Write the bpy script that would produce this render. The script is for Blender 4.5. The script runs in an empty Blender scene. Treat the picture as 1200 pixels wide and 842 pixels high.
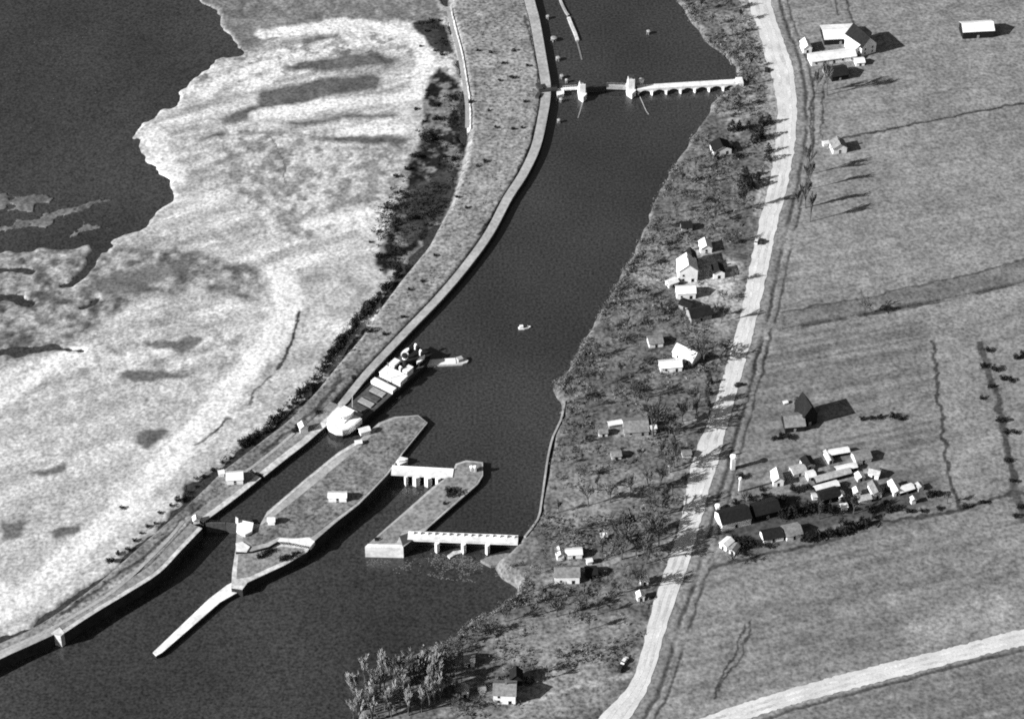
import bpy, math, random
import numpy as np
from mathutils import Vector, Matrix

random.seed(7)
SC = bpy.context.scene
COL = SC.collection
R = math.radians

# ------------------------------------------------------------------ camera
PITCH = R(42.0); FPX = 3198.0; CZ = 856.0
CAMY = -CZ / math.tan(PITCH)
cam_d = bpy.data.cameras.new("camera"); cam = bpy.data.objects.new("camera", cam_d); COL.objects.link(cam)
cam.location = (0, CAMY, CZ); cam.rotation_euler = (R(90) - PITCH, 0, 0)
cam_d.sensor_width = 36.0; cam_d.sensor_fit = 'HORIZONTAL'; cam_d.lens = FPX / 1200 * 36
cam_d.clip_start = 5; cam_d.clip_end = 60000
SC.camera = cam

# ------------------------------------------------------------------ light
SUN_EL = R(27); SUN_DIR = R(21)            # shadows run to the right and a little away
sky_w = bpy.data.worlds.new("World"); SC.world = sky_w; sky_w.use_nodes = True
wt = sky_w.node_tree; wt.nodes.clear()
sky = wt.nodes.new("ShaderNodeTexSky"); sky.sky_type = 'NISHITA'; sky.sun_disc = False
sky.sun_elevation = SUN_EL; sky.sun_rotation = math.atan2(-math.cos(SUN_DIR), -math.sin(SUN_DIR))
bw = wt.nodes.new("ShaderNodeRGBToBW"); bg = wt.nodes.new("ShaderNodeBackground"); wo = wt.nodes.new("ShaderNodeOutputWorld")
bg.inputs[1].default_value = 0.05                 # black and white film: the sky's colour is dropped
wt.links.new(sky.outputs[0], bw.inputs[0]); wt.links.new(bw.outputs[0], bg.inputs[0]); wt.links.new(bg.outputs[0], wo.inputs[0])
sd = bpy.data.lights.new("sun", 'SUN'); sd.energy = 5.0; sd.angle = R(0.5); sd.color = (1, 1, 1)
sun = bpy.data.objects.new("sun", sd); COL.objects.link(sun)
sun.rotation_euler = Vector((math.cos(SUN_DIR)*math.cos(SUN_EL), math.sin(SUN_DIR)*math.cos(SUN_EL), -math.sin(SUN_EL))).to_track_quat('-Z', 'Y').to_euler()
SC.view_settings.view_transform = 'Standard'; SC.view_settings.look = 'None'
SC.view_settings.gamma = 1.0; SC.view_settings.exposure = 0.72; SC.view_settings.use_curve_mapping = False
SC.render.engine = 'CYCLES'
SC.cycles.max_bounces = 3; SC.cycles.diffuse_bounces = 1; SC.cycles.glossy_bounces = 2
SC.cycles.filter_width = 1.9
SC.cycles.use_denoising = False
SC.cycles.caustics_reflective = False; SC.cycles.caustics_refractive = False

# ------------------------------------------------------------------ levels and the traced-plan helper
ZL = 2.2      # bank and field level
ZD = 2.0      # lock and pier decks
ZU = 0.0      # upper pool
ZW = -4.2     # lower pool and river
ZS = -3.5     # sand flats
cp, sp = math.cos(PITCH), math.sin(PITCH)
def P(px, py, z=ZL):
    """ground point of the place at plan level z that the photograph shows at px, py"""
    u = (px - 600) / FPX; v = -(py - 421) / FPX
    dx, dy, dz = u, cp + v * sp, -sp + v * cp
    t = (z - CZ) / dz
    return Vector((dx * t, CAMY + dy * t, z))
def PL(pts, z=ZL): return [P(a, b, z) for a, b in pts]

# ------------------------------------------------------------------ materials
MATS = {}
def mat(name, a, var=0.25, scale=0.8, rough=0.9, scale2=0.12, var2=0.15, spec=0.2, bump=0.0):
    if name in MATS: return MATS[name]
    m = bpy.data.materials.new(name); m.use_nodes = True; nt = m.node_tree
    b = nt.nodes["Principled BSDF"]; b.inputs["Roughness"].default_value = rough
    b.inputs["Specular IOR Level"].default_value = spec
    tc = nt.nodes.new("ShaderNodeNewGeometry")
    def noise(s, det):
        n = nt.nodes.new("ShaderNodeTexNoise"); n.inputs["Scale"].default_value = s; n.inputs["Detail"].default_value = det
        nt.links.new(tc.outputs["Position"], n.inputs["Vector"]); return n
    def rng(n, v):
        r = nt.nodes.new("ShaderNodeMapRange"); r.inputs[1].default_value = 0.3; r.inputs[2].default_value = 0.7
        r.inputs[3].default_value = 1 - v; r.inputs[4].default_value = 1 + v; r.clamp = False
        nt.links.new(n.outputs[0], r.inputs[0]); return r
    n1, n2 = noise(scale, 3), noise(scale2, 3)
    r1, r2 = rng(n1, var), rng(n2, var2)
    mu = nt.nodes.new("ShaderNodeMath"); mu.operation = 'MULTIPLY'
    nt.links.new(r1.outputs[0], mu.inputs[0]); nt.links.new(r2.outputs[0], mu.inputs[1])
    m2 = nt.nodes.new("ShaderNodeMath"); m2.operation = 'MULTIPLY'; m2.use_clamp = True
    nt.links.new(mu.outputs[0], m2.inputs[0]); m2.inputs[1].default_value = a
    if a == 'attr':
        pass
    nt.links.new(m2.outputs[0], b.inputs["Base Color"])
    if bump:
        bp = nt.nodes.new("ShaderNodeBump"); bp.inputs["Strength"].default_value = bump; bp.inputs["Distance"].default_value = 0.5
        nt.links.new(n1.outputs[0], bp.inputs["Height"]); nt.links.new(bp.outputs[0], b.inputs["Normal"])
    MATS[name] = m; return m
def mat_tone(name):
    """ground: the tone of each kind of surface, broken up by two sizes of grain"""
    m = mat(name, 1.0, 0.6, 0.6, 1.0, 0.17, 0.14, 0.0, 0.1)
    nt = m.node_tree
    at = nt.nodes.new("ShaderNodeAttribute"); at.attribute_name = "tone"
    for n in nt.nodes:
        if n.type == 'MATH' and n.use_clamp: nt.links.new(at.outputs["Fac"], n.inputs[1])
    gr = nt.nodes.new("ShaderNodeAttribute"); gr.attribute_name = "grain"        # how coarse the grain of each surface is
    r1 = [n for n in nt.nodes if n.type == 'MAP_RANGE'][0]
    for k, f in ((3, -1.0), (4, 1.0)):
        q = nt.nodes.new("ShaderNodeMath"); q.operation = 'MULTIPLY_ADD'; q.inputs[1].default_value = f; q.inputs[2].default_value = 1.0
        nt.links.new(gr.outputs["Fac"], q.inputs[0]); nt.links.new(q.outputs[0], r1.inputs[k])
    return m
M = dict(
    white=mat("white_paint", 0.86, 0.08, 0.7), cream=mat("cream_paint", 0.6, 0.12, 0.7), greywall=mat("grey_boards", 0.3, 0.2, 0.8),
    darkwood=mat("dark_red_boards", 0.013, 0.3, 0.8), paleroof=mat("pale_metal_roof", 0.74, 0.14, 0.5), wornroof=mat("worn_pale_roof", 0.4, 0.3, 0.8), greyroof=mat("weathered_shingle", 0.2, 0.3, 0.8),
    darkroof=mat("dark_shingle", 0.013, 0.35, 0.9), window=mat("window_glass", 0.03, 0.1, 1.0, 0.15, spec=0.5), brick=mat("chimney_brick", 0.16, 0.2, 2.0),
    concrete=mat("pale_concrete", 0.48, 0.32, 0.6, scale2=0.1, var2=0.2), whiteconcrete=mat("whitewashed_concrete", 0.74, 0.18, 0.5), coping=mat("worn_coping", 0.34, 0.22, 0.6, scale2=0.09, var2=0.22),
    pierturf=mat("pier_turf", 0.21, 0.45, 0.6), lawn=mat("island_turf", 0.16, 0.6, 0.65, 1.0, 0.15, 0.3, 0.0), steel=mat("dark_steel", 0.05, 0.2, 0.8, 0.6), gatewood=mat("wet_timber", 0.07, 0.3, 0.8),
    hull=mat("black_hull", 0.025, 0.2, 0.6, 0.6), deck=mat("ship_deck", 0.075, 0.35, 0.5), road=mat("pale_road", 0.56, 0.1, 1.2, 0.95, 0.12, 0.14, 0.0),
    track=mat("worn_track", 0.53, 0.2, 0.9, 0.95, 0.1, 0.25, 0.0), road_dim=mat("dusty_road", 0.3, 0.14, 1.0, 0.95, 0.15, 0.15, 0.0), path=mat("gravel_path", 0.33, 0.2, 0.8), bark=mat("grey_bark", 0.09, 0.3, 1.5), twig=mat("grey_twigs", 0.105, 0.3, 0.5),
    paletwig=mat("pale_twigs", 0.33, 0.3, 0.5), evergreen=mat("evergreen_leaf", 0.014, 0.4, 0.8), shrub=mat("dark_leaf", 0.016, 0.4, 0.9), brush=mat("brown_brush", 0.075, 0.4, 0.5),
    straw=mat("straw_brush", 0.22, 0.35, 0.5), tyre=mat("rubber", 0.02), carpaint=mat("car_paint", 0.03, 0.05, 1, 0.3, spec=0.5), palecar=mat("pale_car_paint", 0.7, 0.05, 1, 0.3, spec=0.5),
    stained_shade=mat("stained_shaded_concrete", 0.03, 0.3, 0.5, scale2=0.15, var2=0.3), foam=mat("foam", 0.16, 0.35, 0.7), rock=mat("pale_rubble", 0.2, 0.3, 0.9), oldtimber=mat("old_timber", 0.16, 0.3, 0.9), timber=mat("pale_timber", 0.5, 0.2, 0.9), tin=mat("bright_tin", 0.75, 0.1, 0.6))  # wall-face concrete: wet stain, plus the shade of those faces painted into its near-black tone
def water_mat(name, a):
    m = mat(name, a, 0.55, 0.8, 0.22, 0.012, 0.3, 0.5, 0.2); return m
M['upper'] = water_mat("canal_water", 0.037); M['lower'] = water_mat("river_water", 0.039)

# ------------------------------------------------------------------ mesh helpers
class MB:
    def __init__(s): s.v = []; s.f = []
    def add(s, vs, fs):
        n = len(s.v); s.v += [tuple(v) for v in vs]; s.f += [tuple(i + n for i in f) for f in fs]; return s
    def prism(s, pts, z0, z1):
        n = len(pts); a = sum(pts[i][0]*pts[(i+1) % n][1] - pts[(i+1) % n][0]*pts[i][1] for i in range(n))
        if a < 0: pts = pts[::-1]
        vs = [(p[0], p[1], z0) for p in pts] + [(p[0], p[1], z1) for p in pts]
        return s.add(vs, [tuple(range(n))[::-1], tuple(range(n, 2*n))] + [(i, (i+1) % n, n+(i+1) % n, n+i) for i in range(n)])
    def box(s, c, size, ang=0.0, z0=None):
        """box centred c (or standing on z0), turned by ang about z"""
        hx, hy, hz = size[0]/2, size[1]/2, size[2]/2
        cz = c[2] if z0 is None else z0 + hz
        ca, sa = math.cos(ang), math.sin(ang)
        vs = []
        for z in (-hz, hz):
            for x, y in ((-hx, -hy), (hx, -hy), (hx, hy), (-hx, hy)):
                vs.append((c[0] + x*ca - y*sa, c[1] + x*sa + y*ca, cz + z))
        return s.add(vs, [(3, 2, 1, 0), (4, 5, 6, 7), (0, 1, 5, 4), (1, 2, 6, 5), (2, 3, 7, 6), (3, 0, 4, 7)])
    def tube(s, a, b, r0, r1, n=6, caps=True):
        a, b = Vector(a), Vector(b); d = (b - a).normalized()
        u = d.orthogonal().normalized(); w = d.cross(u); vs = []
        for p, r in ((a, r0), (b, r1)):
            for k in range(n):
                t = 2*math.pi*k/n; vs.append(p + (u*math.cos(t) + w*math.sin(t))*r)
        fs = [(k, (k+1) % n, n+(k+1) % n, n+k) for k in range(n)]
        if caps: fs += [tuple(range(n))[::-1], tuple(range(n, 2*n))]
        return s.add(vs, fs)
    def lathe(s, c, prof, n=12):
        vs = []
        for r, z in prof:
            for k in range(n):
                t = 2*math.pi*k/n; vs.append((c[0]+r*math.cos(t), c[1]+r*math.sin(t), c[2]+z))
        fs = []
        for i in range(len(prof)-1):
            for k in range(n): fs.append((i*n+k, i*n+(k+1) % n, (i+1)*n+(k+1) % n, (i+1)*n+k))
        fs += [tuple(range(n))[::-1], tuple(range((len(prof)-1)*n, len(prof)*n))]
        return s.add(vs, fs)
    def build(s, name, material, parent=None):
        me = bpy.data.meshes.new(name); me.from_pydata(s.v, [], s.f); me.validate(); me.materials.append(material)
        o = bpy.data.objects.new(name, me); COL.objects.link(o)
        if parent: o.parent = parent
        return o
def tag(o, label=None, cat=None, group=None, kind=None):
    if label: o["label"] = label
    if cat:
        o["category"] = cat
        if not kind and not o.get("kind"): kind = "thing"
    if group: o["group"] = group
    if kind: o["kind"] = kind
    return o
def thing(name, label, cat, loc=(0, 0, 0), rz=0, group=None):
    o = bpy.data.objects.new(name, None); COL.objects.link(o); o.empty_display_size = 0.5
    o.location = loc; o.rotation_euler = (0, 0, rz)
    return tag(o, label, cat, group)
def kids(o): return [c for c in COL.objects if c.parent == o]
def dup(root, loc, rz=0, scale=(1, 1, 1), label=None, group=None, parts=None):
    r = root.copy(); COL.objects.link(r); r.location = loc; r.rotation_euler = (0, 0, rz); r.scale = scale
    if label: r["label"] = label
    if group: r["group"] = group
    for c in (parts or []):
        d = c.copy(); COL.objects.link(d); d.parent = r
    return r
def offset(pts, d):
    """polyline moved sideways by d (left of travel is positive)"""
    out = []; n = len(pts)
    for i, p in enumerate(pts):
        a = pts[max(i-1, 0)]; b = pts[min(i+1, n-1)]
        t = Vector((b[0]-a[0], b[1]-a[1])).normalized()
        dd = d[i] if isinstance(d, (list, tuple)) else d
        out.append(Vector((p[0]-t.y*dd, p[1]+t.x*dd, p[2])))
    return out
def densify(pts, step):
    """smooth curve through the points (Catmull-Rom)"""
    out = []; n = len(pts)
    for i in range(n-1):
        p0, p1, p2, p3 = pts[max(i-1, 0)], pts[i], pts[i+1], pts[min(i+2, n-1)]
        k = max(1, int((p2-p1).length/step))
        for j in range(k):
            t = j/k; t2 = t*t; t3 = t2*t
            out.append(0.5*((2*p1) + (p2-p0)*t + (2*p0-5*p1+4*p2-p3)*t2 + (3*p1-p0-3*p2+p3)*t3))
    out.append(pts[-1]); return out
def ribbon_mb(l, r, z):
    mb = MB(); n = len(l)
    mb.add([(p[0], p[1], z) for p in l] + [(p[0], p[1], z) for p in r], [(i, n+i, n+i+1, i+1) for i in range(n-1)]); return mb
def wall_mb(edge, width, z0, z1):
    """solid wall whose water edge is the polyline; width to the left of travel"""
    o = offset(edge, width); mb = MB(); n = len(edge)
    vs = [(p[0], p[1], z1) for p in edge] + [(p[0], p[1], z1) for p in o] + [(p[0], p[1], z0) for p in edge] + [(p[0], p[1], z0) for p in o]
    fs = []
    for i in range(n-1):
        fs += [(i, i+1, n+i+1, n+i), (2*n+i, 2*n+i+1, i+1, i), (n+i, n+i+1, 3*n+i+1, 3*n+i)]
    fs += [(0, n, 3*n, 2*n), (n-1, 3*n-1, 4*n-1, 2*n-1)]
    return mb.add(vs, fs)

# ------------------------------------------------------------------ numpy noise and plan masks
def h2(ix, iy, s):
    n = (ix.astype(np.int64)*374761393 + iy.astype(np.int64)*668265263 + s*974634777) & 0xffffffff
    n = ((n ^ (n >> 13)) * 1274126177) & 0xffffffff
    return ((n ^ (n >> 16)) & 0xffff) / 65535.0
def vn(x, y, s):
    ix, iy = np.floor(x), np.floor(y); fx, fy = x-ix, y-iy
    fx = fx*fx*(3-2*fx); fy = fy*fy*(3-2*fy)
    a, b, c, d = h2(ix, iy, s), h2(ix+1, iy, s), h2(ix, iy+1, s), h2(ix+1, iy+1, s)
    return (a*(1-fx)+b*fx)*(1-fy) + (c*(1-fx)+d*fx)*fy
def fbm(x, y, sc, o, s):
    r = 0; a = 0.5; t = 0
    for k in range(o):
        r = r + a*vn(x/sc, y/sc, s+k); t += a; a *= 0.55; sc *= 0.5
    return r/t
def pip(X, Y, poly):
    ins = np.zeros(X.shape, bool); n = len(poly)
    for i in range(n):
        x1, y1 = poly[i][0], poly[i][1]; x2, y2 = poly[(i+1) % n][0], poly[(i+1) % n][1]
        if y1 == y2: continue
        c = (Y < y1) != (Y < y2)
        ins ^= c & (X < (x2-x1)*(Y-y1)/(y2-y1)+x1)
    return ins
def blur(a, r, it=2):
    a = a.astype(np.float64)
    for _ in range(it):
        for ax in (0, 1):
            p = np.pad(a, [(r+1, r) if k == ax else (0, 0) for k in (0, 1)], mode='edge'); c = np.cumsum(p, axis=ax)
            n = a.shape[ax]
            a = (np.take(c, range(2*r+1, 2*r+1+n), ax) - np.take(c, range(0, n), ax))/(2*r+1)
    return a
def pdist(X, Y, line):
    d = np.full(X.shape, 1e9)
    for a, b in zip(line[:-1], line[1:]):
        ex, ey = b[0]-a[0], b[1]-a[1]; L = ex*ex+ey*ey+1e-9
        t = np.clip(((X-a[0])*ex+(Y-a[1])*ey)/L, 0, 1)
        d = np.minimum(d, (X-a[0]-t*ex)**2+(Y-a[1]-t*ey)**2)
    return np.sqrt(d)
def sstep(a, b, x):
    t = np.clip((x-a)/(b-a), 0, 1); return t*t*(3-2*t)

# ------------------------------------------------------------------ plan of the place
WALL_EDGE = [(613, -60), (626, 0), (632, 23), (639, 62), (645, 99), (645, 112), (642, 133), (633, 173), (617, 207), (600, 233), (577, 276), (547, 317), (517, 352), (487, 383), (463, 408), (433, 440), (404, 476)]
EMB_W = [(524, -60), (527, 15), (539, 60), (547, 110), (549, 150), (542, 190), (527, 235), (500, 285), (468, 324), (447, 352), (425, 385), (393, 424), (368, 454), (333, 490), (300, 515), (258, 547), (222, 582), (170, 627), (110, 680), (60, 716), (0, 752), (-80, 800)]
EMB_E = [(-80, 815), (0, 771), (33, 757), (70, 742), (110, 716), (153, 690), (187, 667), (213, 640), (236, 616), (255, 598), (300, 561), (352, 519), (398, 476)] + WALL_EDGE[::-1][1:]
EMB = PL(EMB_W) + [p + Vector((-2.5, 1, 0)) for p in PL(EMB_E)]
FLOOD = PL([(215, -80), (235, -20), (240, 5), (262, 32), (283, 58), (255, 68), (238, 80), (222, 95), (211, 107), (205, 120), (190, 132), (172, 142), (157, 162), (170, 172), (172, 185), (185, 203), (198, 212), (203, 232), (180, 245), (165, 262), (148, 272), (130, 281), (112, 290), (85, 288), (40, 290), (0, 296), (-90, 300), (-400, 420), (-400, 1000), (-80, 800)], ZS) + PL(EMB_W[::-1], ZS)
CHANNELS = [(PL([(125, 284), (106, 300), (96, 318), (72, 336)], ZS), 1.8), (PL([(-60, 356), (0, 353), (22, 355), (34, 358)], ZS), 3.0), (PL([(-40, 422), (0, 415), (14, 414), (48, 405), (58, 403)], ZS), 2.6), (PL([(-40, 333), (5, 316), (30, 313), (40, 316)], ZS), 1.4), (PL([(92, 362), (104, 352)], ZS), 1.6), (PL([(95, 412), (60, 404)], ZS), .8)]
BARS = [PL([(-60, 275), (0, 263), (67, 247), (113, 235), (130, 233), (100, 250), (50, 266), (0, 273), (-60, 285)], ZW), PL([(80, 273), (100, 267), (130, 268), (110, 275)], ZW), PL([(-30, 232), (0, 225), (20, 224), (58, 228), (45, 243), (0, 252), (-40, 258)], ZW)]
SHORE_U = [(785, -80), (790, 0), (803, 20), (815, 38), (830, 55), (850, 67), (859, 78), (862, 92), (850, 107), (832, 122), (824, 142), (806, 165), (790, 190), (775, 215), (764, 240), (750, 275), (735, 305), (720, 335), (705, 360), (694, 377), (680, 402), (668, 425), (652, 443), (643, 458), (655, 474), (655, 495), (646, 512), (639, 540), (636, 567), (628, 608), (611, 630)]
SHORE_L = [(609, 636), (601, 652), (580, 664), (590, 676), (612, 690), (600, 706), (575, 722), (548, 733), (538, 748), (505, 765), (484, 774), (452, 780), (432, 806), (420, 842), (410, 930)]
RIGHT = PL(SHORE_U, ZU) + PL(SHORE_L, ZW) + PL([(1700, 930), (1700, -80)])
ROAD_L = [(869, -80), (877, 0), (890, 40), (898, 70), (907, 100), (911, 133), (909, 167), (902, 213), (888, 268), (879, 310), (867, 373), (846, 446), (827, 500), (810, 545), (795, 622), (767, 704), (743, 792), (722, 820), (694, 850), (660, 900)]
ROAD_R = [(888, -80), (903, 0), (915, 40), (927, 73), (933, 110), (933, 157), (925, 207), (915, 247), (907, 280), (893, 347), (878, 407), (863, 460), (850, 507), (836, 558), (807, 658), (777, 748), (763, 796), (748, 826), (731, 850), (700, 900)]
SIDE_T = [(760, 862), (820, 842), (867, 825), (950, 800), (1033, 778), (1117, 758), (1200, 736), (1500, 660)]
SIDE_B = [(800, 876), (862, 848), (933, 824), (1033, 798), (1133, 772), (1200, 756), (1500, 690)]

# ------------------------------------------------------------------ ground sheet
core_x = np.arange(-312, 312.01, 0.75); core_y = np.arange(-236, 330.01, 0.75)
ox = np.array([330, 370, 450, 600, 900, 1500, 3000, 8000.]); oy = np.array([350, 400, 500, 700, 1100, 2000, 4000, 9000.])
gx = np.concatenate([-ox[::-1], core_x, ox]); gy = np.concatenate([-236-(oy[::-1]-330), core_y, oy])
X, Y = np.meshgrid(gx, gy)
wx = X + 8*(fbm(X, Y, 16, 6, 11)-.5)*2; wy = Y + 8*(fbm(X, Y, 16, 6, 12)-.5)*2      # ragged edges
wx2 = X + 2*(fbm(X, Y, 6, 3, 13)-.5)*2; wy2 = Y + 2*(fbm(X, Y, 6, 3, 14)-.5)*2
m_emb = pip(X, Y, EMB); m_right = pip(wx2, wy2, RIGHT); m_flood = pip(wx, wy, FLOOD)
ch = np.zeros(X.shape, bool)
for line, w in CHANNELS: ch |= pdist(wx, wy, line) < w
m_bars = np.zeros(X.shape, bool)
for b in BARS: m_bars |= pip(wx, wy, b) & (fbm(X, Y, 7, 3, 66) > .40)
far_land_w = (X < -330) & (Y > 330)
BED = -8.0
b_right = blur(m_right, 2); b_emb = blur(m_emb, 2); b_fl = blur(m_flood & ~ch, 1)
h = BED + (ZL-BED)*b_right
h = np.maximum(h, BED + (ZL-BED)*b_emb)
ridge = 1-np.abs(2*fbm(X, Y, 16, 4, 23)-1)
rk = sstep(.38, .6, fbm(X, Y, 90, 2, 24))
und = (fbm(X, Y, 40, 3, 21)-.5)*0.9+(ridge-.8)*.75*(.2+.8*rk)+(fbm(X, Y, 3, 2, 25)-.5)*.4; und = np.maximum(und, -.45)
h = np.maximum(h, -5.2 + (ZS+5.2)*b_fl + und*b_fl)
h = np.where(m_bars, np.maximum(h, ZW+0.25), h)
h = np.where((X > 312) & (h < -5), ZL, h)
# roadside ditches and the field ditch are real hollows
LZ = lambda pts: densify(PL(pts), 6)
RD = LZ(ROAD_R)
ditch = [(offset(RD, 5.0), .9, .25), (offset(RD, 9.0), .6, .15), (LZ([(915, 385), (960, 377), (1050, 360), (1120, 347), (1200, 330), (1350, 300)]), 1.7, .7),
         (LZ([(820, 866), (883, 846), (933, 830), (1033, 803), (1133, 777), (1200, 761), (1400, 715)]), .8, .4)]
dit_m = np.zeros(X.shape)
for line, w, dp in ditch:
    k = 1-sstep(w*.5, w*1.5, pdist(wx2*.5+X*.5, wy2*.5+Y*.5, line)); k = k*(0.3+0.7*sstep(.35, .5, fbm(X, Y, 18, 3, 44))); dit_m = np.maximum(dit_m, k); h = h-dp*k

# tones
n_big = fbm(X, Y, 45, 4, 31); n_mid = fbm(X, Y, 9, 4, 32); n_fine = fbm(X, Y, 2.6, 2, 33)
ca, sa = math.cos(R(16)), math.sin(R(16))
U, V = X*ca+Y*sa, -X*sa+Y*ca
streak = fbm(U*.12, V, 3.5, 3, 34)
n_px = np.random.default_rng(5).random(X.shape)
tone = np.full(X.shape, 0.02)
plough = sstep(.25, .75, fbm(U*.02, V, 2.4, 2, 35))
field = 0.205*(0.8+.4*n_big)*(0.78+.44*n_mid)*(.85+.3*streak)*(.93+.14*plough)
tone = np.where(m_right, field, tone)
def paint(mask, val, soft=1):
    global tone
    k = blur(mask, soft, 1) if soft else mask.astype(float)
    tone = tone*(1-k) + val*k
def band(line, w, val, ragged=True, soft=.6):
    global tone
    a, b = (wx2, wy2) if ragged else (X, Y)
    k = 1-sstep(w*(1-soft*.5), w*(1+soft*.5), pdist(a, b, line)); tone = tone*(1-k)+val*k
def zone(pts, val, z=ZL, ragged=1, soft=1):
    a, b = [(X, Y), (wx2, wy2), (wx, wy)][ragged]
    paint(pip(a, b, PL(pts, z)), val, soft)
# river bank scrub strip left of the highway
SCRUB = SHORE_U + SHORE_L + [(640, 930)] + ROAD_L[::-1]
scrubm = pip(X, Y, PL(SCRUB)) | m_emb
zone(SCRUB, 0.13*(0.4+1.2*n_mid)*(.75+.5*n_fine)*(.8+.4*streak))
for poly, v in (([(800, 280), (850, 300), (868, 330), (860, 360), (815, 352), (800, 320)], .34), ([(838, 350), (872, 335), (862, 390), (838, 400)], .27), ([(800, 385), (845, 380), (850, 400), (818, 398)], .16), ([(560, 745), (640, 725), (745, 715), (735, 760), (690, 790), (640, 780), (600, 765)], .19), ([(600, 790), (690, 770), (735, 795), (700, 830), (650, 842), (610, 842)], .22), ([(640, 560), (700, 540), (760, 560), (740, 600), (660, 620), (640, 600)], .19),
                ([(560, 652), (612, 648), (606, 660), (580, 666)], .17), ([(720, 500), (760, 495), (765, 512), (725, 515)], .19), ([(690, 415), (740, 400), (760, 420), (700, 440)], .18), ([(730, 300), (780, 280), (790, 330), (745, 345)], .21), ([(830, 115), (880, 85), (895, 130), (850, 160)], .22), ([(840, 20), (880, 10), (895, 70), (870, 80)], .22)):
    zone(poly, v*(.6+.8*n_mid), ragged=2, soft=3)
# gravel verge of the highway and lanes
RLd = LZ(ROAD_L)
band(offset(RLd, -1.5)[6:40], 3.2, .26*(.7+.6*n_mid)); band(offset(RD, 2.2), 1.4, .2*(.7+.6*n_mid))
band(LZ([(741, 792), (690, 800), (650, 812), (612, 826)]), 1.3, .3*(.7+.6*n_mid)); band(LZ([(800, 628), (760, 640), (700, 664), (672, 668)]), 1.5, .2*(.7+.6*n_mid))
band(LZ([(828, 490), (790, 497), (760, 500)]), 1.2, .22*(.7+.6*n_mid)); band(LZ([(813, 548), (790, 556), (760, 566)]), 1.2, .2*(.7+.6*n_mid))
band(LZ([(745, 322), (762, 326), (775, 328)]), .8, .34); band(LZ([(580, 740), (640, 728), (700, 720)]), 1.2, .2*(.7+.6*n_mid))
# fields beyond the highway
zone([(905, 395), (1085, 365), (1110, 590), (1050, 600), (860, 640), (850, 560)], .165*(.7+.6*n_mid)*(.8+.4*plough), soft=3)
zone([(915, 366), (1050, 342), (1200, 305), (1350, 275), (1350, 298), (1200, 328), (1050, 358), (915, 384)], .15*(.7+.6*n_mid)*(.8+.4*streak), soft=1)
zone([(840, 650), (1000, 612), (1400, 520), (1400, 660), (1200, 725), (1000, 775), (820, 825), (775, 800)], .185*(.75+.5*n_mid)*(.85+.3*n_big)*(.85+.3*plough), soft=3)
zone([(905, 842), (1033, 805), (1200, 764), (1400, 712), (1400, 930), (905, 930)], .16*(.7+.6*n_mid)*(.85+.3*plough), soft=1)
zone([(1040, 735), (1150, 705), (1200, 690), (1200, 725), (1090, 752)], .26*(.7+.6*n_mid), ragged=2, soft=5)
zone([(1060, 560), (1085, 565), (1090, 590), (1060, 595)], .1, soft=3)
dk = lambda k: k*(.5+.9*n_mid)
band(LZ([(915, 366), (1000, 351), (1050, 341), (1130, 323), (1200, 304), (1350, 272)]), .6, dk(.085)); band(LZ([(985, 163), (1040, 152), (1075, 145), (1130, 134), (1200, 121), (1350, 92)]), .8, dk(.06))
band(LZ([(1093, 400), (1098, 450), (1106, 510), (1114, 560), (1122, 595)]), .9, dk(.06)); band(LZ([(1150, 400), (1158, 430), (1172, 480), (1182, 530), (1192, 580), (1200, 610)]), 1.6, dk(.07))
band(LZ([(830, 665), (880, 652), (960, 636), (1030, 612), (1120, 598), (1200, 575), (1300, 555)]), 1.0, dk(.06)); band(LZ([(880, 728), (868, 770), (845, 800), (836, 815)]), .5, dk(.07)); band(LZ([(872, 732), (862, 765), (838, 806)]), .5, dk(.07))
band(LZ([(975, -20), (990, 15), (996, 28)]), 1.0, .2); band(LZ([(971, -20), (984, 18)]), .7, dk(.06)); band(LZ([(1000, 28), (985, -20)]), .5, dk(.06)); band(LZ([(895, 400), (880, 450), (868, 490)]), .7, dk(.07)); band(LZ([(905, 385), (895, 430), (880, 480)]), .6, dk(.08))
band(LZ([(1060, 752), (1100, 742)]), .7, .26); band(LZ([(1010, 340), (1015, 370)]), .6, dk(.08)); band(LZ([(953, 90), (950, 165)]), .6, dk(.07)); band(LZ([(966, 95), (962, 160)]), .5, dk(.08)); band(LZ([(832, 436), (829, 470)]), 1.0, dk(.04))
zone([(845, 600), (960, 575), (1080, 575), (1090, 590), (1000, 610), (880, 645), (845, 640)], dk(.075), soft=3)
tone = tone*(1-.75*dit_m) + .022*.75*dit_m
# sand flats of the river bed
ang = R(24); cu, su = math.cos(ang), math.sin(ang)
U2, V2 = X*cu+Y*su, -X*su+Y*cu
st2 = fbm(U2*.16+6*n_big, V2, 7, 4, 51)
st3 = fbm(U2*.2+4*n_big, V2, 5, 5, 52); crag = fbm(X, Y, 5, 5, 53)
up_ = sstep(-40, 60, Y)
sand = 0.42*(1+(.13+.1*up_)*(2*sstep(.3, .7, st2)-1))*(1+(.08+.1*up_)*(2*sstep(.35, .65, st3)-1))*(1-.55*sstep(.56, .66, crag)*(.2+.8*rk*up_))*(.86+.28*n_px)
tone = np.where(m_flood, sand, tone)
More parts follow.
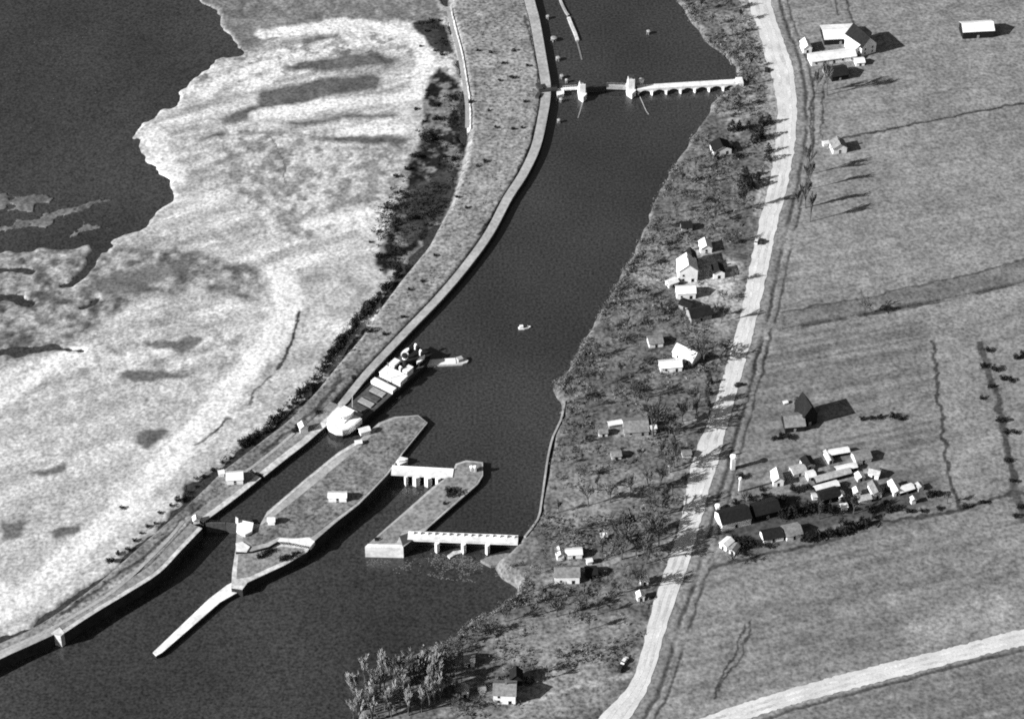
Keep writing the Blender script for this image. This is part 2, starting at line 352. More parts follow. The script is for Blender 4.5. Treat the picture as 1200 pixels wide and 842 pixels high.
# darker, coarser ground
def zf(pts, v, rag=2, soft=1): zone(pts, v, ZS, rag, soft)
zf([(215, -80), (235, -20), (240, 5), (262, 32), (283, 56), (330, 42), (380, 26), (430, 20), (480, 24), (500, 32), (520, 30), (524, -80)], .165*(.55+.9*n_mid)*(.7+.6*n_fine))
zf([(-90, 300), (0, 294), (85, 286), (130, 284), (190, 285), (250, 300), (330, 325), (300, 350), (230, 338), (180, 350), (130, 370), (100, 395), (60, 415), (0, 432), (-90, 450)], .21*(.4+1.2*sstep(.25, .75, crag))*(.5+1.0*n_fine), soft=4)
zf([(260, 130), (330, 150), (420, 150), (490, 165), (470, 210), (440, 255), (380, 275), (320, 280), (270, 230), (250, 180)], .33*(.66+.7*sstep(.35, .62, crag))*(.6+.8*n_fine), soft=5)
zf([(100, 320), (160, 318), (215, 308), (240, 292), (235, 305), (200, 325), (170, 345), (120, 345)], .13*(.5+n_mid), soft=2)
zf([(320, 330), (420, 300), (480, 285), (470, 315), (430, 360), (400, 380), (360, 340)], .36*(.4+1.2*n_mid), soft=4)
for pts in ([(167, 398), (200, 402), (220, 392), (242, 395), (233, 403), (213, 415), (190, 408), (170, 403)], [(140, 437), (167, 432), (200, 435), (227, 439), (217, 443), (187, 443), (160, 447), (140, 443)], [(158, 510), (173, 502), (192, 500), (200, 502), (190, 513), (173, 525), (160, 518)], [(37, 553), (60, 547), (80, 542), (78, 549), (50, 557)], [(60, 622), (95, 612), (90, 625), (65, 632)], [(0, 610), (30, 612), (25, 628), (0, 632)]):
    zf(pts, .12*(.75+.5*n_mid), 1, 1)
for pts in ([(333, 78), (352, 72), (400, 66), (440, 64), (468, 68), (462, 74), (420, 78), (380, 82), (345, 83)], [(255, 140), (275, 130), (300, 121), (306, 106), (340, 100), (375, 93), (440, 86), (447, 92), (442, 104), (400, 111), (365, 118), (325, 125), (285, 142), (262, 147)], [(230, 163), (262, 152), (270, 158), (235, 166)], [(315, 141), (350, 143), (400, 134), (470, 132), (470, 137), (400, 140), (350, 148)], [(375, 160), (420, 158), (480, 163), (476, 170), (420, 168), (380, 166)], [(350, 48), (372, 42), (395, 40), (393, 44), (355, 53)]):
    zf(pts, .105*(.6+.8*n_mid), 1, 2)
bl = .62*(.88+.24*n_mid)
for line, w in (([(325, 320), (338, 355), (320, 395), (290, 430), (255, 475), (215, 520), (180, 558), (140, 598), (95, 640), (40, 690), (0, 715), (-60, 750)], 6.5), ([(0, 470), (30, 450), (60, 425), (90, 412)], 4), ([(-40, 640), (0, 700)], 5), ([(310, 40), (380, 32), (440, 32), (485, 45), (498, 70), (490, 110)], 5), ([(300, 135), (360, 125), (430, 118), (480, 112)], 4.5), ([(180, 160), (190, 190), (205, 205)], 7), ([(360, 262), (420, 252), (440, 250)], 4), ([(400, 155), (470, 150)], 3.5), ([(240, 110), (280, 85), (320, 75)], 4)):
    band(densify(PL(line, ZS), 6), w, bl, True, .8)
band(densify(PL([(350, 365), (345, 390), (332, 415), (325, 432)], ZS), 5), .8, .05); band(densify(PL([(318, 440), (300, 458), (290, 475)], ZS), 5), .8, .12*n_mid*2); band(densify(PL([(270, 490), (250, 508), (232, 522)], ZS), 5), .7, .14*n_mid*2)
band(densify(PL([(315, 160), (330, 180), (336, 215)], ZS), 5), .4, .12)
# overgrown hollow between the sand and the embankment
zf([(482, 26), (515, 22), (528, 45), (531, 62), (512, 62), (495, 45)], .04*(.5+n_mid), 1, 1)
zf([(498, 95), (520, 80), (546, 110), (549, 160), (540, 195), (527, 235), (505, 275), (480, 305), (455, 318), (440, 300), (448, 270), (462, 235), (478, 205), (492, 170), (494, 130)], .1*(.15+1.7*sstep(.38, .62, crag))*(.5+n_fine), 2, 1)
zf([(480, 215), (525, 200), (530, 225), (505, 268), (480, 285), (465, 262)], .05*(.4+1.2*n_mid), 2, 3)
# embankment turf
embt = .225*(.6+.8*n_mid)*(.75+.5*n_fine)*(.85+.3*n_big)
paint(m_emb, embt, 1)
for pts, v in (([(300, 510), (260, 545), (225, 580), (160, 632), (60, 712), (0, 748), (0, 765), (60, 735), (150, 680), (210, 630), (250, 590), (350, 510), (395, 470), (430, 420), (400, 425)], .155),):
    zone(pts, v*(.35+1.3*n_mid), ZL, 1, 2)
band(LZ([(527, 10), (539, 60), (547, 110), (549, 145)]), 1.5, .42, False); band(LZ([(372, 445), (335, 478), (290, 513), (262, 540)]), .7, dk(.05)); band(LZ([(400, 440), (380, 470), (345, 500), (305, 530)]), 1.0, dk(.06)); band(LZ([(235, 590), (190, 632), (140, 672), (70, 722)]), .9, dk(.06)); band(LZ([(222, 605), (190, 640), (133, 688), (60, 733), (0, 765)]), 1.4, .3*(.8+.4*n_mid)); band(LZ([(616, 20), (628, 70), (633, 100)]), .6, dk(.06)); band(LZ([(630, 130), (624, 165), (606, 205), (585, 240), (560, 275)]), .6, dk(.06))
tone = np.where(m_bars, .13*(.3+1.4*n_mid), tone)
tone = np.where(ch & ~m_right, .03, tone)
tone = np.clip(tone, .012, .8)

def grid_mesh():
    ny, nx = X.shape
    co = np.empty((ny*nx, 3), np.float32); co[:, 0] = X.ravel(); co[:, 1] = Y.ravel(); co[:, 2] = h.ravel()
    i = np.arange(ny*nx).reshape(ny, nx)
    q = np.stack([i[:-1, :-1], i[:-1, 1:], i[1:, 1:], i[1:, :-1]], -1).reshape(-1, 4).astype(np.int32)
    me = bpy.data.meshes.new("ground"); me.vertices.add(ny*nx); me.vertices.foreach_set("co", co.ravel())
    me.loops.add(q.size); me.loops.foreach_set("vertex_index", q.ravel())
    me.polygons.add(len(q)); me.polygons.foreach_set("loop_start", np.arange(0, q.size, 4, dtype=np.int32))
    me.update(calc_edges=True)
    at = me.attributes.new("tone", 'FLOAT', 'POINT'); at.data.foreach_set("value", tone.ravel().astype(np.float32))
    grain = np.where(m_flood & ~m_right, .38, np.where(scrubm, .6, .42))
    at = me.attributes.new("grain", 'FLOAT', 'POINT'); at.data.foreach_set("value", grain.ravel().astype(np.float32))
    me.polygons.foreach_set("use_smooth", np.ones(len(q), bool))
    me.materials.append(mat_tone("ground")); return me
g = bpy.data.objects.new("ground", grid_mesh()); COL.objects.link(g); tag(g, kind="structure")
def ground_z(x, y):
    i = int(np.clip(np.searchsorted(gy, y), 0, len(gy)-1)); j = int(np.clip(np.searchsorted(gx, x), 0, len(gx)-1)); return float(h[i, j])

# ------------------------------------------------------------------ water
mb = MB(); mb.add([(-9000, -9000, ZW), (9000, -9000, ZW), (9000, 9000, ZW), (-9000, 9000, ZW)], [(0, 1, 2, 3)])
tag(mb.build("river_water", M['lower']), kind="structure")
GATE_L, GATE_R = P(243, 608, ZD), P(283, 611, ZD)
up = [p + Vector((-2.2, 1, 0)) for p in PL(WALL_EDGE[::-1])]
up = PL([(850, -300), (640, -300)], ZU)[::-1] + [p for p in up[::-1]] + [p + Vector((-1.5, 1.2, 0)) for p in PL([(352, 521), (300, 563), (255, 600)])] + [P(245, 608, ZD), P(281, 612, ZD)] + PL([(300, 618), (318, 612), (380, 578), (440, 550), (460, 553)], ZD) + PL([(532, 558), (520, 580), (480, 628)], ZD) + PL([(612, 633), (640, 625), (665, 560), (682, 480), (740, 400), (800, 300), (870, 150), (885, 80), (870, -300)], ZU)
mb = MB(); n = len(up); mb.add([(p[0], p[1], ZU) for p in up], [tuple(range(n))])
tag(mb.build("canal_water", M['upper']), kind="structure")

# ------------------------------------------------------------------ roads
def road(name, l, r, z, m):
    a, b = densify(PL(l), 5), None
    # even samples on both edges
    def res(pts, k):
        pts = densify(pts, 3); d = [0]
        for p, q in zip(pts[:-1], pts[1:]): d.append(d[-1]+(q-p).length)
        out = []; j = 0
        for i in range(k):
            t = d[-1]*i/(k-1)
            while j < len(d)-2 and d[j+1] < t: j += 1
            out.append(pts[j].lerp(pts[j+1], (t-d[j])/max(d[j+1]-d[j], 1e-6)))
        return out
    A, B2 = res(PL(l), 220), res(PL(r), 220); rr = random.Random(len(name))
    for i in range(1, 219):
        d = (B2[i]-A[i]).normalized(); A[i] = A[i]+d*rr.uniform(-.45, .45); B2[i] = B2[i]+d*rr.uniform(-.45, .45)
    for f0, f1 in ((.24, .40), (.60, .76)):
        tag(ribbon_mb([a.lerp(b, f0) for a, b in zip(A, B2)], [a.lerp(b, f1) for a, b in zip(A, B2)], z+.03).build("road_wheel_path", M['track']), kind="structure")
    return ribbon_mb(A, B2, z).build(name, m)
tag(road("highway", ROAD_L, ROAD_R, ZL+.10, M['road']), kind="structure")
tag(road("side_road", SIDE_T, SIDE_B, ZL+.10, M['road']), kind="structure")

# ================================================================== canal works
def simple(name, mb, m, label, cat, group=None, kind=None):
    return tag(mb.build(name, m), label, cat, group, kind)
we = densify(PL(WALL_EDGE), 5)
nW = len(we)
wdt = [5.6 - 2.0*i/nW for i in range(nW)]
t = thing("canal_wall", "long curving concrete canal wall with a pale broad top along the embankment", "wall")
o = offset(we, [-w for w in wdt])
def wall2(edge, other, z0, z1):
    mb = MB(); n = len(edge)
    vs = [(p[0], p[1], z1) for p in edge] + [(p[0], p[1], z1) for p in other] + [(p[0], p[1], z0) for p in edge] + [(p[0], p[1], z0) for p in other]; fs = []
    for i in range(n-1): fs += [(i, i+1, n+i+1, n+i), (2*n+i, 2*n+i+1, i+1, i), (n+i, n+i+1, 3*n+i+1, 3*n+i)]
    fs += [(0, n, 3*n, 2*n), (n-1, 2*n-1, 4*n-1, 3*n-1)]
    return mb.add(vs, fs)
wall2(we, o, -4, ZL-.1).build("wall", M['stained_shade'], t); wall2(we, o, ZL-.1, ZL+.25).build("top", M['coping'], t)
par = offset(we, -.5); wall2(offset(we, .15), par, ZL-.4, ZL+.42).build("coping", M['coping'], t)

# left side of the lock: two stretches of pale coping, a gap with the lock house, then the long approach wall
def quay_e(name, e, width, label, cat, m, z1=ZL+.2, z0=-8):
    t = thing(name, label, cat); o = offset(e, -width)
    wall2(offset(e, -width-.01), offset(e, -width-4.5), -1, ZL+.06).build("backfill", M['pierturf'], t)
    wall2(e, o, z0, z1-.3).build("face", M['stained_shade'], t); wall2(e, o, z1-.3, z1).build("coping", m, t); return t
def quay(name, pts, width, label, cat, m=None, z1=ZL+.2, z0=-8):
    return quay_e(name, densify(PL(pts), 4), width, label, cat, m or M['coping'], z1, z0)
quay("lock_wall", [(404, 477), (392, 490), (372, 508), (357, 521), (340, 534), (310, 558)], 3.3, "pale stone wall along the chamber between the steamer's bow and the lock house", "wall", M['concrete'])
quay("lock_wall", [(306, 560), (280, 581), (256, 599), (238, 612)], 2.7, "pale stone lock wall in front of the lock house, ending at the lower gate", "wall", M['concrete'])
e = densify(PL([(237, 619), (213, 644), (187, 671), (153, 693), (110, 719), (72, 744)]), 4)
quay_e("approach_wall", e, 1.9, "long low pale approach wall curving along the left bank below the lock gate", "wall", M['concrete'])
e = densify(PL([(68, 741), (33, 757), (0, 772), (-70, 808)]), 4)
quay_e("approach_wall", e, 3.4, "grey approach wall set back at the lower left end of the canal", "wall", M['coping'], ZL+.1)
simple("mooring_platform", MB().prism(PL([(60, 742), (71, 746), (76, 741), (70, 735)]), -8, ZL+.3), M['concrete'], "small pale stepped corner where the long approach wall ends", "wall")
e = densify(PL([(217, 611), (187, 645), (133, 694), (60, 738), (0, 766), (-70, 800)]), 5)
tag(ribbon_mb(e, offset(e, -1.6), ZL+.12).build("bank_path", M['path']), kind="structure")
e = densify(PL([(346, 508), (330, 522), (297, 548), (285, 556)]), 5)
tag(ribbon_mb(e, offset(e, -1.5), ZL+.12).build("lock_path", M['path']), kind="structure")
e = densify(PL([(527, 8), (533, 35), (540, 60), (547, 100), (550, 125), (550, 150)]), 5)
tag(ribbon_mb(e, offset(e, -2.2), ZL+.12).build("embankment_path", M['path']), kind="structure")

# the lock island
ISL = [(277, 626), (283, 612), (305, 614), (313, 599), (333, 582), (360, 559), (397, 529), (421, 515), (444, 495), (462, 488), (490, 486), (501, 495), (472, 531), (465, 541), (453, 557), (432, 579), (420, 591), (393, 612), (369, 633), (364, 640), (340, 635), (325, 634), (315, 640), (296, 645), (276, 646)]
t = thing("lock_island", "large grassy lock island with pale stone edges between the chamber and the dams", "island")
MB().prism(PL(ISL, ZD), -8, ZD-.35).build("retaining_wall", M['stained_shade'], t)
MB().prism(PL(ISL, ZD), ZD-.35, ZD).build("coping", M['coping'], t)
MB().prism(PL([(310, 607), (333, 586), (361, 562), (398, 533), (423, 518), (420, 516), (397, 530), (360, 560), (333, 583), (313, 600)], ZD), ZD-.2, ZD+.06).build("lock_coping", M['concrete'], t)
MB().prism(PL([(325, 634), (340, 635), (364, 640), (369, 634), (362, 629), (345, 631), (328, 630)], ZD), ZD-2, ZD+.05).build("step_wall", M['whiteconcrete'], t)
LAWN = [(286, 626), (300, 619), (318, 607), (340, 590), (365, 570), (400, 541), (427, 519), (446, 497), (464, 490), (489, 487.5), (499.5, 495), (470, 531), (463, 541), (451, 556), (431, 577), (418.5, 589), (391, 609), (365, 629), (350, 630), (326, 629), (312, 636), (296, 640), (283, 638)]
MB().prism(PL(LAWN, ZD), ZD-.3, ZD+.08).build("lawn", M['lawn'], t)
LOW = [(276, 643), (298, 641), (318, 633), (330, 630), (367, 636), (360, 646), (335, 661), (290, 682), (284, 690), (271, 688), (272, 670)]
ZY = .4
MB().prism(PL(LOW, ZY), -8, ZY-.35).build("lower_wall", M['stained_shade'], t)
MB().prism(PL(LOW, ZY), ZY-.35, ZY).build("lower_coping", M['concrete'], t)
MB().prism(PL([(279, 650), (300, 646), (330, 640), (357, 643), (333, 657), (290, 676), (277, 678)], ZY), ZY-.2, ZY+.08).build("lower_yard", M['pierturf'], t)
ZG = -2.2
t = thing("guide_pier", "narrow white guide pier pointing down the canal from the lock island's lower end", "pier")
MB().prism(PL([(266, 685), (274, 681), (290, 687), (258, 705), (190, 764), (183, 768), (179, 764), (245, 701)], ZG), -8, ZG-.4).build("pier_wall", M['stained_shade'], t)
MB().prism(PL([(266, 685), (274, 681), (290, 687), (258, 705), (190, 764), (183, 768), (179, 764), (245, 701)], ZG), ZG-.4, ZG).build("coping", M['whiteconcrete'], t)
# white gate machinery blocks at the gate
t = thing("gate_house", "white block of gate machinery at the island's lower left corner by the lock gate", "gatehouse")
MB().prism(PL([(278, 608), (297, 612), (295, 622), (287, 626), (277, 621)], ZD+1.6), ZD+.1, ZD+1.6).build("wall", M['white'], t)
MB().prism(PL([(276, 605), (279, 607), (279, 611), (276, 611)], ZD+2.6), ZD+1.6, ZD+2.6).build("winch_box", M['white'], t)
simple("landing_block", MB().prism(PL([(276, 636), (284, 634), (293, 640), (289, 646), (277, 645)], ZD+.5), ZD+.1, ZD+.5), M['whiteconcrete'], "low white landing slab just below the gate machinery block on the island", "slab")
# lower lock gates
for k, (a, b, lab) in enumerate(((P(241, 611, ZD), P(264, 611.5, ZD), "dark timber lock gate leaf on the left, closed across the chamber's lower end"), (P(283, 613.5, ZD), P(264.5, 611.5, ZD), "dark timber lock gate leaf on the island side, closed across the chamber's lower end"))):
    t = thing("lock_gate", lab, "lock gate", group="lower lock gates")
    d = (b-a); L = d.length; an = math.atan2(d.y, d.x); c = (a+b)/2
    MB().box(c, (L, .8, 9.2), an, z0=-8).build("leaf", M['gatewood'], t)
    MB().box(c, (L+.6, 1.3, .22), an, z0=1.22).build("walkway", M['gatewood'], t)
    rl = MB(); nrm = Vector((-d.y, d.x, 0)).normalized()*.55
    for q in range(6): rl.tube(a+d*q/5+nrm+Vector((0, 0, -.55)), a+d*q/5+nrm+Vector((0, 0, .45)), .05, .05, 5)
    rl.tube(a+nrm+Vector((0, 0, .45)), b+nrm+Vector((0, 0, .45)), .05, .05, 5); rl.build("railing", M['steel'], t)

# middle pier between the two dams
MID = [(428, 640), (448, 622), (480, 594), (506, 571), (520, 561), (531, 551), (534, 543), (546, 539), (566, 541), (566, 557), (560, 567), (504, 616), (499, 621), (486, 630), (472, 641)]
t = thing("dividing_pier", "long grass-topped pier with a white square end standing between the two dams", "pier")
MB().prism(PL(MID, ZD), -8, ZD-.4).build("pier_wall", M['stained_shade'], t)
MB().prism(PL(MID, ZD), ZD-.4, ZD).build("coping", M['coping'], t)
MB().prism(PL([(427.6, 640.6), (431, 637), (471, 638), (472.6, 641.6)], ZD), -8.1, ZD+.1).build("end_wall", M['whiteconcrete'], t)
MB().prism(PL([(435, 636), (451, 622), (482, 596), (508, 573), (532, 553), (536, 544.5), (547, 541), (564, 543), (564, 556), (558, 566), (541, 580), (502, 615), (490, 621), (470, 624), (464, 636)], ZD), ZD-.2, ZD+.08).build("turf", M['pierturf'], t)
MB().prism(PL([(468, 628), (484, 622), (490, 628), (472, 639)], ZD), ZD-.2, ZD+.14).build("pit_cover", M['steel'], t)

def local(a, b):
    d = b-a; L = math.hypot(d.x, d.y); return L, math.atan2(d.y, d.x)
# dam between the pier and the right bank (the long one)
a, b = P(478, 628, ZD), P(607, 633, ZD); L, an = local(a, b); an2 = an
t = thing("dam", "long white gated dam on square piers between the dividing pier and the right bank", "dam", (a.x, a.y, 0), an)
MB().box((L/2, 0, 0), (L, 4.2, 1.25), 0, z0=1.15).build("deck", M['whiteconcrete'], t)
pr = MB();
for sgn in (-1, 1): pr.box((L/2, sgn*2.25, 0), (L, .25, .5), 0, z0=2.42)
pr.build("kerb", M['whiteconcrete'], t)
xs = [P(512, 632, ZD), P(543, 634, ZD), P(571, 636, ZD)]
px = [(p-a).length for p in xs]
for q in px: MB().prism([(q-1.0, 2), (q+1.0, 2), (q+1.0, -2.6), (q, -3.8), (q-1.0, -2.6)], -8, 1.14).build("pier", M['whiteconcrete'], t)
lim = [0]+px+[L]
for u, v in zip(lim[:-1], lim[1:]):
    u2, v2 = u+(1.02 if u else 0), v-(1.02 if v < L else 0)
    gt = MB().box(((u2+v2)/2, 1.2, 0), (v2-u2, .4, 9.0), 0, z0=-8).build("gate", M['steel'], t)
    rb = MB()
    for q in range(4): rb.box(((u2+v2)/2, .92, -3+q*1.1), (v2-u2, .15, .18))
    rb.build("rib", M['steel'], gt)
for k in range(15):
    x = 2+(L-4)*k/14
    hs = MB().box((x, 1.3, 0), (.7, .7, .9+.25*(k % 2)), 0, z0=2.42).build("hoist", M['white'], t)
    MB().tube((x-.6, 1.3, 3.2), (x+.6, 1.3, 3.2), .3, .3, 8).build("drum", M['white'], hs)
e = PL([(524, 650), (531, 645), (545, 643), (545, 646), (533, 649), (527, 653)], -3.2)
simple("apron_block", MB().prism(e, -8, -3.4), M['concrete'], "pale sloping concrete block at the foot of the long dam's middle pier", "block")
e = PL([(563, 656), (575, 651), (592, 648), (612, 648), (610, 655), (595, 660), (575, 662)], -2.6)
simple("bank_apron", MB().prism(e, -8, -2.5), M['rock'], "pale rubble apron sloping into the water below the right end of the long dam", "apron")
# dam between the island and the pier (the short one)
a, b = P(459, 551, ZD), P(531, 555, ZD); L, an = local(a, b)
t = thing("dam", "short white dam with three dark openings between the lock island and the dividing pier", "dam", (a.x, a.y, 0), an)
MB().box((L/2, 0, 0), (L, 4.6, 1.2), 0, z0=1.2).build("deck", M['whiteconcrete'], t)
MB().box((L/2, 2.3, 0), (L, .25, .6), 0, z0=2.41).build("kerb", M['white'], t)
px = [(P(c, 553, ZD)-a).length for c in (476, 488, 502, 514)]
for q, wd in zip(px, (.8, 1.6, 1.6, 1.2)): MB().prism([(q-wd, 2.1), (q+wd, 2.1), (q+wd, -2.6), (q, -3.4), (q-wd, -2.6)], -8, 1.19).build("pier", M['whiteconcrete'], t)
lim = [0]+px+[L]
for u, v in zip(lim[:-1], lim[1:]): MB().box(((u+v)/2, 1.5, 0), (v-u-.1, .4, 9), 0, z0=-8).build("gate", M['steel'], t)
t = thing("winch_stand", "small white winch platform jutting off the island's right edge above the short dam", "winch")
MB().prism(PL([(464, 541), (469, 535), (478, 537), (477, 541), (468, 545)], ZD), -3, ZD+.3).build("platform", M['whiteconcrete'], t)
MB().tube(P(468, 541, ZD+.3)+Vector((-.8, 0, .8)), P(474, 540, ZD+.3)+Vector((.4, 0, .8)), .5, .5, 9).build("drum", M['white'], t)
# right bank retaining wall
e = densify(PL([(661, 470), (656, 492), (647, 511), (641, 535), (637, 562), (633, 590), (629, 608), (614, 628)]), 4)
simple("bank_wall", wall2(e, offset(e, .9), -6, ZL+.25), M['coping'], "thin pale retaining wall along the right bank above the long dam", "wall")

# ------------------------------------------------------------------ upper guard works
a, b = P(747, 103, 3.4), P(864, 96, 3.4); L, an = local(a, b)
t = thing("arch_bridge", "white concrete bridge of seven low arches from the upper gate tower to the right bank", "bridge", (a.x, a.y, 0), an)
nA = 7; span = L/nA; prof = [(0, 3.4), (0, -4)]
top = 2.9
for k in range(nA):
    x0, x1 = k*span+.55, (k+1)*span-.55
    prof += [(x0, -4)]
    for q in range(9):
        th = math.pi*(1-q/8); prof.append(((x0+x1)/2+math.cos(th)*(x1-x0)/2, -.2+math.sin(th)*(top+.2)))
    prof += [(x1, -4)]
prof += [(L, -4), (L, 3.4)]
mb = MB(); nP = len(prof)
mb.add([(x, -1.9, z) for x, z in prof]+[(x, 1.9, z) for x, z in prof], [tuple(range(nP))[::-1], tuple(range(nP, 2*nP))]+[(i, (i+1) % nP, nP+(i+1) % nP, nP+i) for i in range(nP)])
mb.build("arches", M['whiteconcrete'], t)
for sgn in (-1, 1): MB().box((L/2, sgn*1.8, 0), (L+1, .3, .45), 0, z0=3.405).build("parapet", M['whiteconcrete'], t)
for k in range(1, nA): MB().prism([(k*span-.8, -1.95), (k*span, -3.4), (k*span+.8, -1.95)], -4, 2.2).build("cutwater", M['whiteconcrete'], t)
MB().box((L+1.2, 0, 0), (3.4, 5.5, 5.4), 0, z0=-1).build("abutment", M['whiteconcrete'], t)
def tower(px, py, w, d, hgt, nm, lab, knob):
    p = P(px, py, ZU); t = thing(nm, lab, "tower", (p.x, p.y, 0), R(4))
    MB().prism([(-w, -d), (0, -d-3.0), (w, -d), (w, d), (0, d+2.5), (-w, d)], -5, 3.4).build("base", M['whiteconcrete'], t)
    hs = MB().box((0, -.6, 0), (w*1.45, d*1.1, hgt-1.2), 0, z0=3.4).build("housing", M['whiteconcrete'], t)
    MB().box((-w*.73-.03, -.6, 0), (.08, .9, 1.1), 0, z0=4.6).build("window", M['window'], hs)
    MB().tube((-w*.7, d*.65, 4.6), (w*.7, d*.65, 4.6), 1.7, 1.7, 14).build("wheel", M['white'], t)
    lg = MB()
    for sx in (-1, 1):
        for sy in (-1, 1): lg.tube((sx*w*.6, -.6+sy*d*.45, hgt), (sx*w*.35, -.6+sy*d*.2, hgt+3.2), .22, .18, 5)
    lg.box((0, -.6, 0), (w*1.2, d*.8, .5), 0, z0=hgt+3.2); lg.build("headframe", M['steel'], t)
    if knob: MB().lathe((w+3.4, 2.5, 0), [(.9, -3), (.9, 4.6), (1.3, 4.8), (1.3, 6.2), (.5, 6.6)], 10).build("bollard", M['white'], t)
    return t
tower(682, 112, 2.1, 3.4, 6.4, "gate_tower", "smaller white machinery tower standing in the channel, left of the two at the upper crossing", False)
tower(739, 108, 2.4, 3.2, 7.2, "gate_tower", "larger white machinery tower with a pointed base where the arch bridge begins", True)
simple("pier_head", MB().prism(PL([(652, 104), (661, 103), (661, 110), (653, 112)], 2.2), -5, 2.2), M['whiteconcrete'], "small white pier head nearest the left bank at the upper crossing", "pier")
def span_between(name, p, q, wd, z0, z1, m, lab, cat):
    L, an = local(p, q); c = (p+q)/2; t = thing(name, lab, cat, (c.x, c.y, 0), an)
    MB().box((0, 0, 0), (L, wd, z1-z0), 0, z0=z0).build("deck", m, t)
    for sgn in (-1, 1):
        rl = MB()
        for k in range(7): rl.tube((-L/2+L*k/6, sgn*wd*.47, z1), (-L/2+L*k/6, sgn*wd*.47, z1+1), .06, .06, 4)
        rl.tube((-L/2, sgn*wd*.47, z1+1), (L/2, sgn*wd*.47, z1+1), .06, .06, 4); rl.build("railing", m, t)
span_between("footbridge", P(660, 104, 2.3), P(677, 103, 2.3), 2.0, 1.8, 2.4, M['whiteconcrete'], "short white footbridge from the small pier head to the smaller tower", "bridge")
span_between("footbridge", P(711, 101, 3), P(736, 102, 3), 3.4, 2.3, 3.1, M['coping'], "grey footbridge stub reaching left from the larger tower", "bridge")
span_between("footbridge", P(689, 104, 2), P(712, 102, 2), 2.2, 1.3, 1.9, M['steel'], "low dark footbridge between the two white towers of the upper crossing", "bridge")
span_between("swing_bridge", P(632, 106, 3), P(653, 104, 3), 2.8, 2.6, 3.3, M['steel'], "short dark bridge across the left wall at the upper crossing", "bridge")
simple("bridge_machinery", MB().box(P(632, 104, ZL), (2.4, 6, 1.6), R(20), z0=ZL+.2).box(P(630.5, 113, ZL), (2.0, 4, 1.2), R(-20), z0=ZL), M['steel'], "dark machinery at the left end of the short dark bridge on the canal wall", "machinery")
def strip(name, pts, w, z0, z1, m, lab, cat):
    e = densify(PL(pts, z1), 3); return simple(name, wall2(e, offset(e, w), z0, z1), m, lab, cat)
strip("boom", [(654, -5), (657, 4), (662, 14), (665, 18)], 1.2, -.5, .9, M['coping'], "thin grey floating guide boom at the top edge of the photo", "boom")
strip("boom", [(664.5, 20), (668, 29), (672, 38), (675, 47)], 1.7, -.5, 1.0, M['concrete'], "paler thicker guide boom in the upper canal, next below the thin one", "boom")
strip("boom", [(675.5, 49), (678, 58), (681, 70)], .8, -.4, .25, M['oldtimber'], "dull low end of the guide boom running down towards the smaller tower", "boom")
strip("boom", [(749, 112), (753, 121), (757, 130), (760, 134)], .35, -.3, .25, M['coping'], "faint thin chain of floats trailing below the larger tower", "boom")
strip("boom", [(683, 117), (680, 128), (677, 138)], .35, -.3, .2, M['coping'], "faint thin line of floats trailing below the smaller tower", "boom")
dl = [(642, 20.5, 1.0, "single pale mooring pile nearest the top edge beside the left wall"), (649, 46, 1.6, "widest pale mooring dolphin standing off the left wall below the topmost pile"), (654, 69, 1.2, "pale mooring pile midway between the widest dolphin and the upper crossing"), (658.5, 90, 1.1, "pale mooring pile just above the small pier head"), (664, 95, .8, "slim grey pile right of the one above the small pier head"), (657.5, 117.5, 1.0, "pale mooring pile just below the small pier head"), (655, 142, .9, "pale mooring pile farthest down the canal below the upper crossing"), (760, 38, 1.1, "lone pale pile in the open upper canal on the right")]
for k, (px, py, r, lab) in enumerate(dl):
    p = P(px, py, .9); t = thing("mooring_dolphin", lab, "mooring pile", (p.x, p.y, 0), k*.7, "mooring piles in the upper canal")
    pl = MB()
    for q in range(5):
        an = q*2*math.pi/5; pl.tube((math.cos(an)*r*1.1, math.sin(an)*r*1.1, -2), (math.cos(an)*r*.55, math.sin(an)*r*.55, 1.7), .35*r+.1, .3*r+.1, 6)
    pl.build("piles", M['oldtimber'], t); MB().lathe((0, 0, 0), [(r*1.05, 1.55), (r*1.1, 1.9), (r*.6, 2.2)], 9).build("cap", M['coping'], t)

# ------------------------------------------------------------------ the steamer, its scow and the small boat
bow, stern = P(390, 507, 2.6), P(496, 411, 2.6); L, an = local(stern, bow)
ship = thing("cargo_steamer", "long dark-hulled cargo steamer with white deckhouses entering the lock bow first", "ship", (stern.x, stern.y, 0), an)
B = 6.8
def outline(f=1.0, x0=0, x1=L):
    prof = [(0, .55), (2, .8), (6, .97), (12, 1), (L-14, 1), (L-8, .99), (L-4, .9), (L-1.5, .66), (L, .28)]
    pts = [(x, w*B*f) for x, w in prof if x0 <= x <= x1]
    def wat(x):
        for (a, wa), (b, wb) in zip(prof[:-1], prof[1:]):
            if a <= x <= b: return (wa+(wb-wa)*(x-a)/(b-a))*B*f
    if not pts or pts[0][0] > x0: pts = [(x0, wat(x0))]+pts
    if pts[-1][0] < x1: pts.append((x1, wat(x1)))
    return pts+[(x, -w) for x, w in pts[::-1]]
hull = MB().prism(outline(), -2.5, 2.2).build("hull", M['hull'], ship)
MB().prism(outline(.96), 2.0, 2.35).build("deck", M['deck'], ship)
fo = MB().prism(outline(1.0, L-13, L), 2.1, 5.3).build("forecastle", M['white'], ship)
MB().prism(outline(.93, L-12.8, L-.6), 5.2, 5.5).build("forecastle_deck", M['tin'], fo)
ph = MB().prism([(L-9.5+2.6*math.cos(q*math.pi/5-math.pi/2)*1.2, 2.6*math.sin(q*math.pi/5-math.pi/2)) for q in range(6)]+[(L-12.2, 2.6), (L-12.2, -2.6)], 5.4, 8.2).build("pilothouse", M['white'], ship)
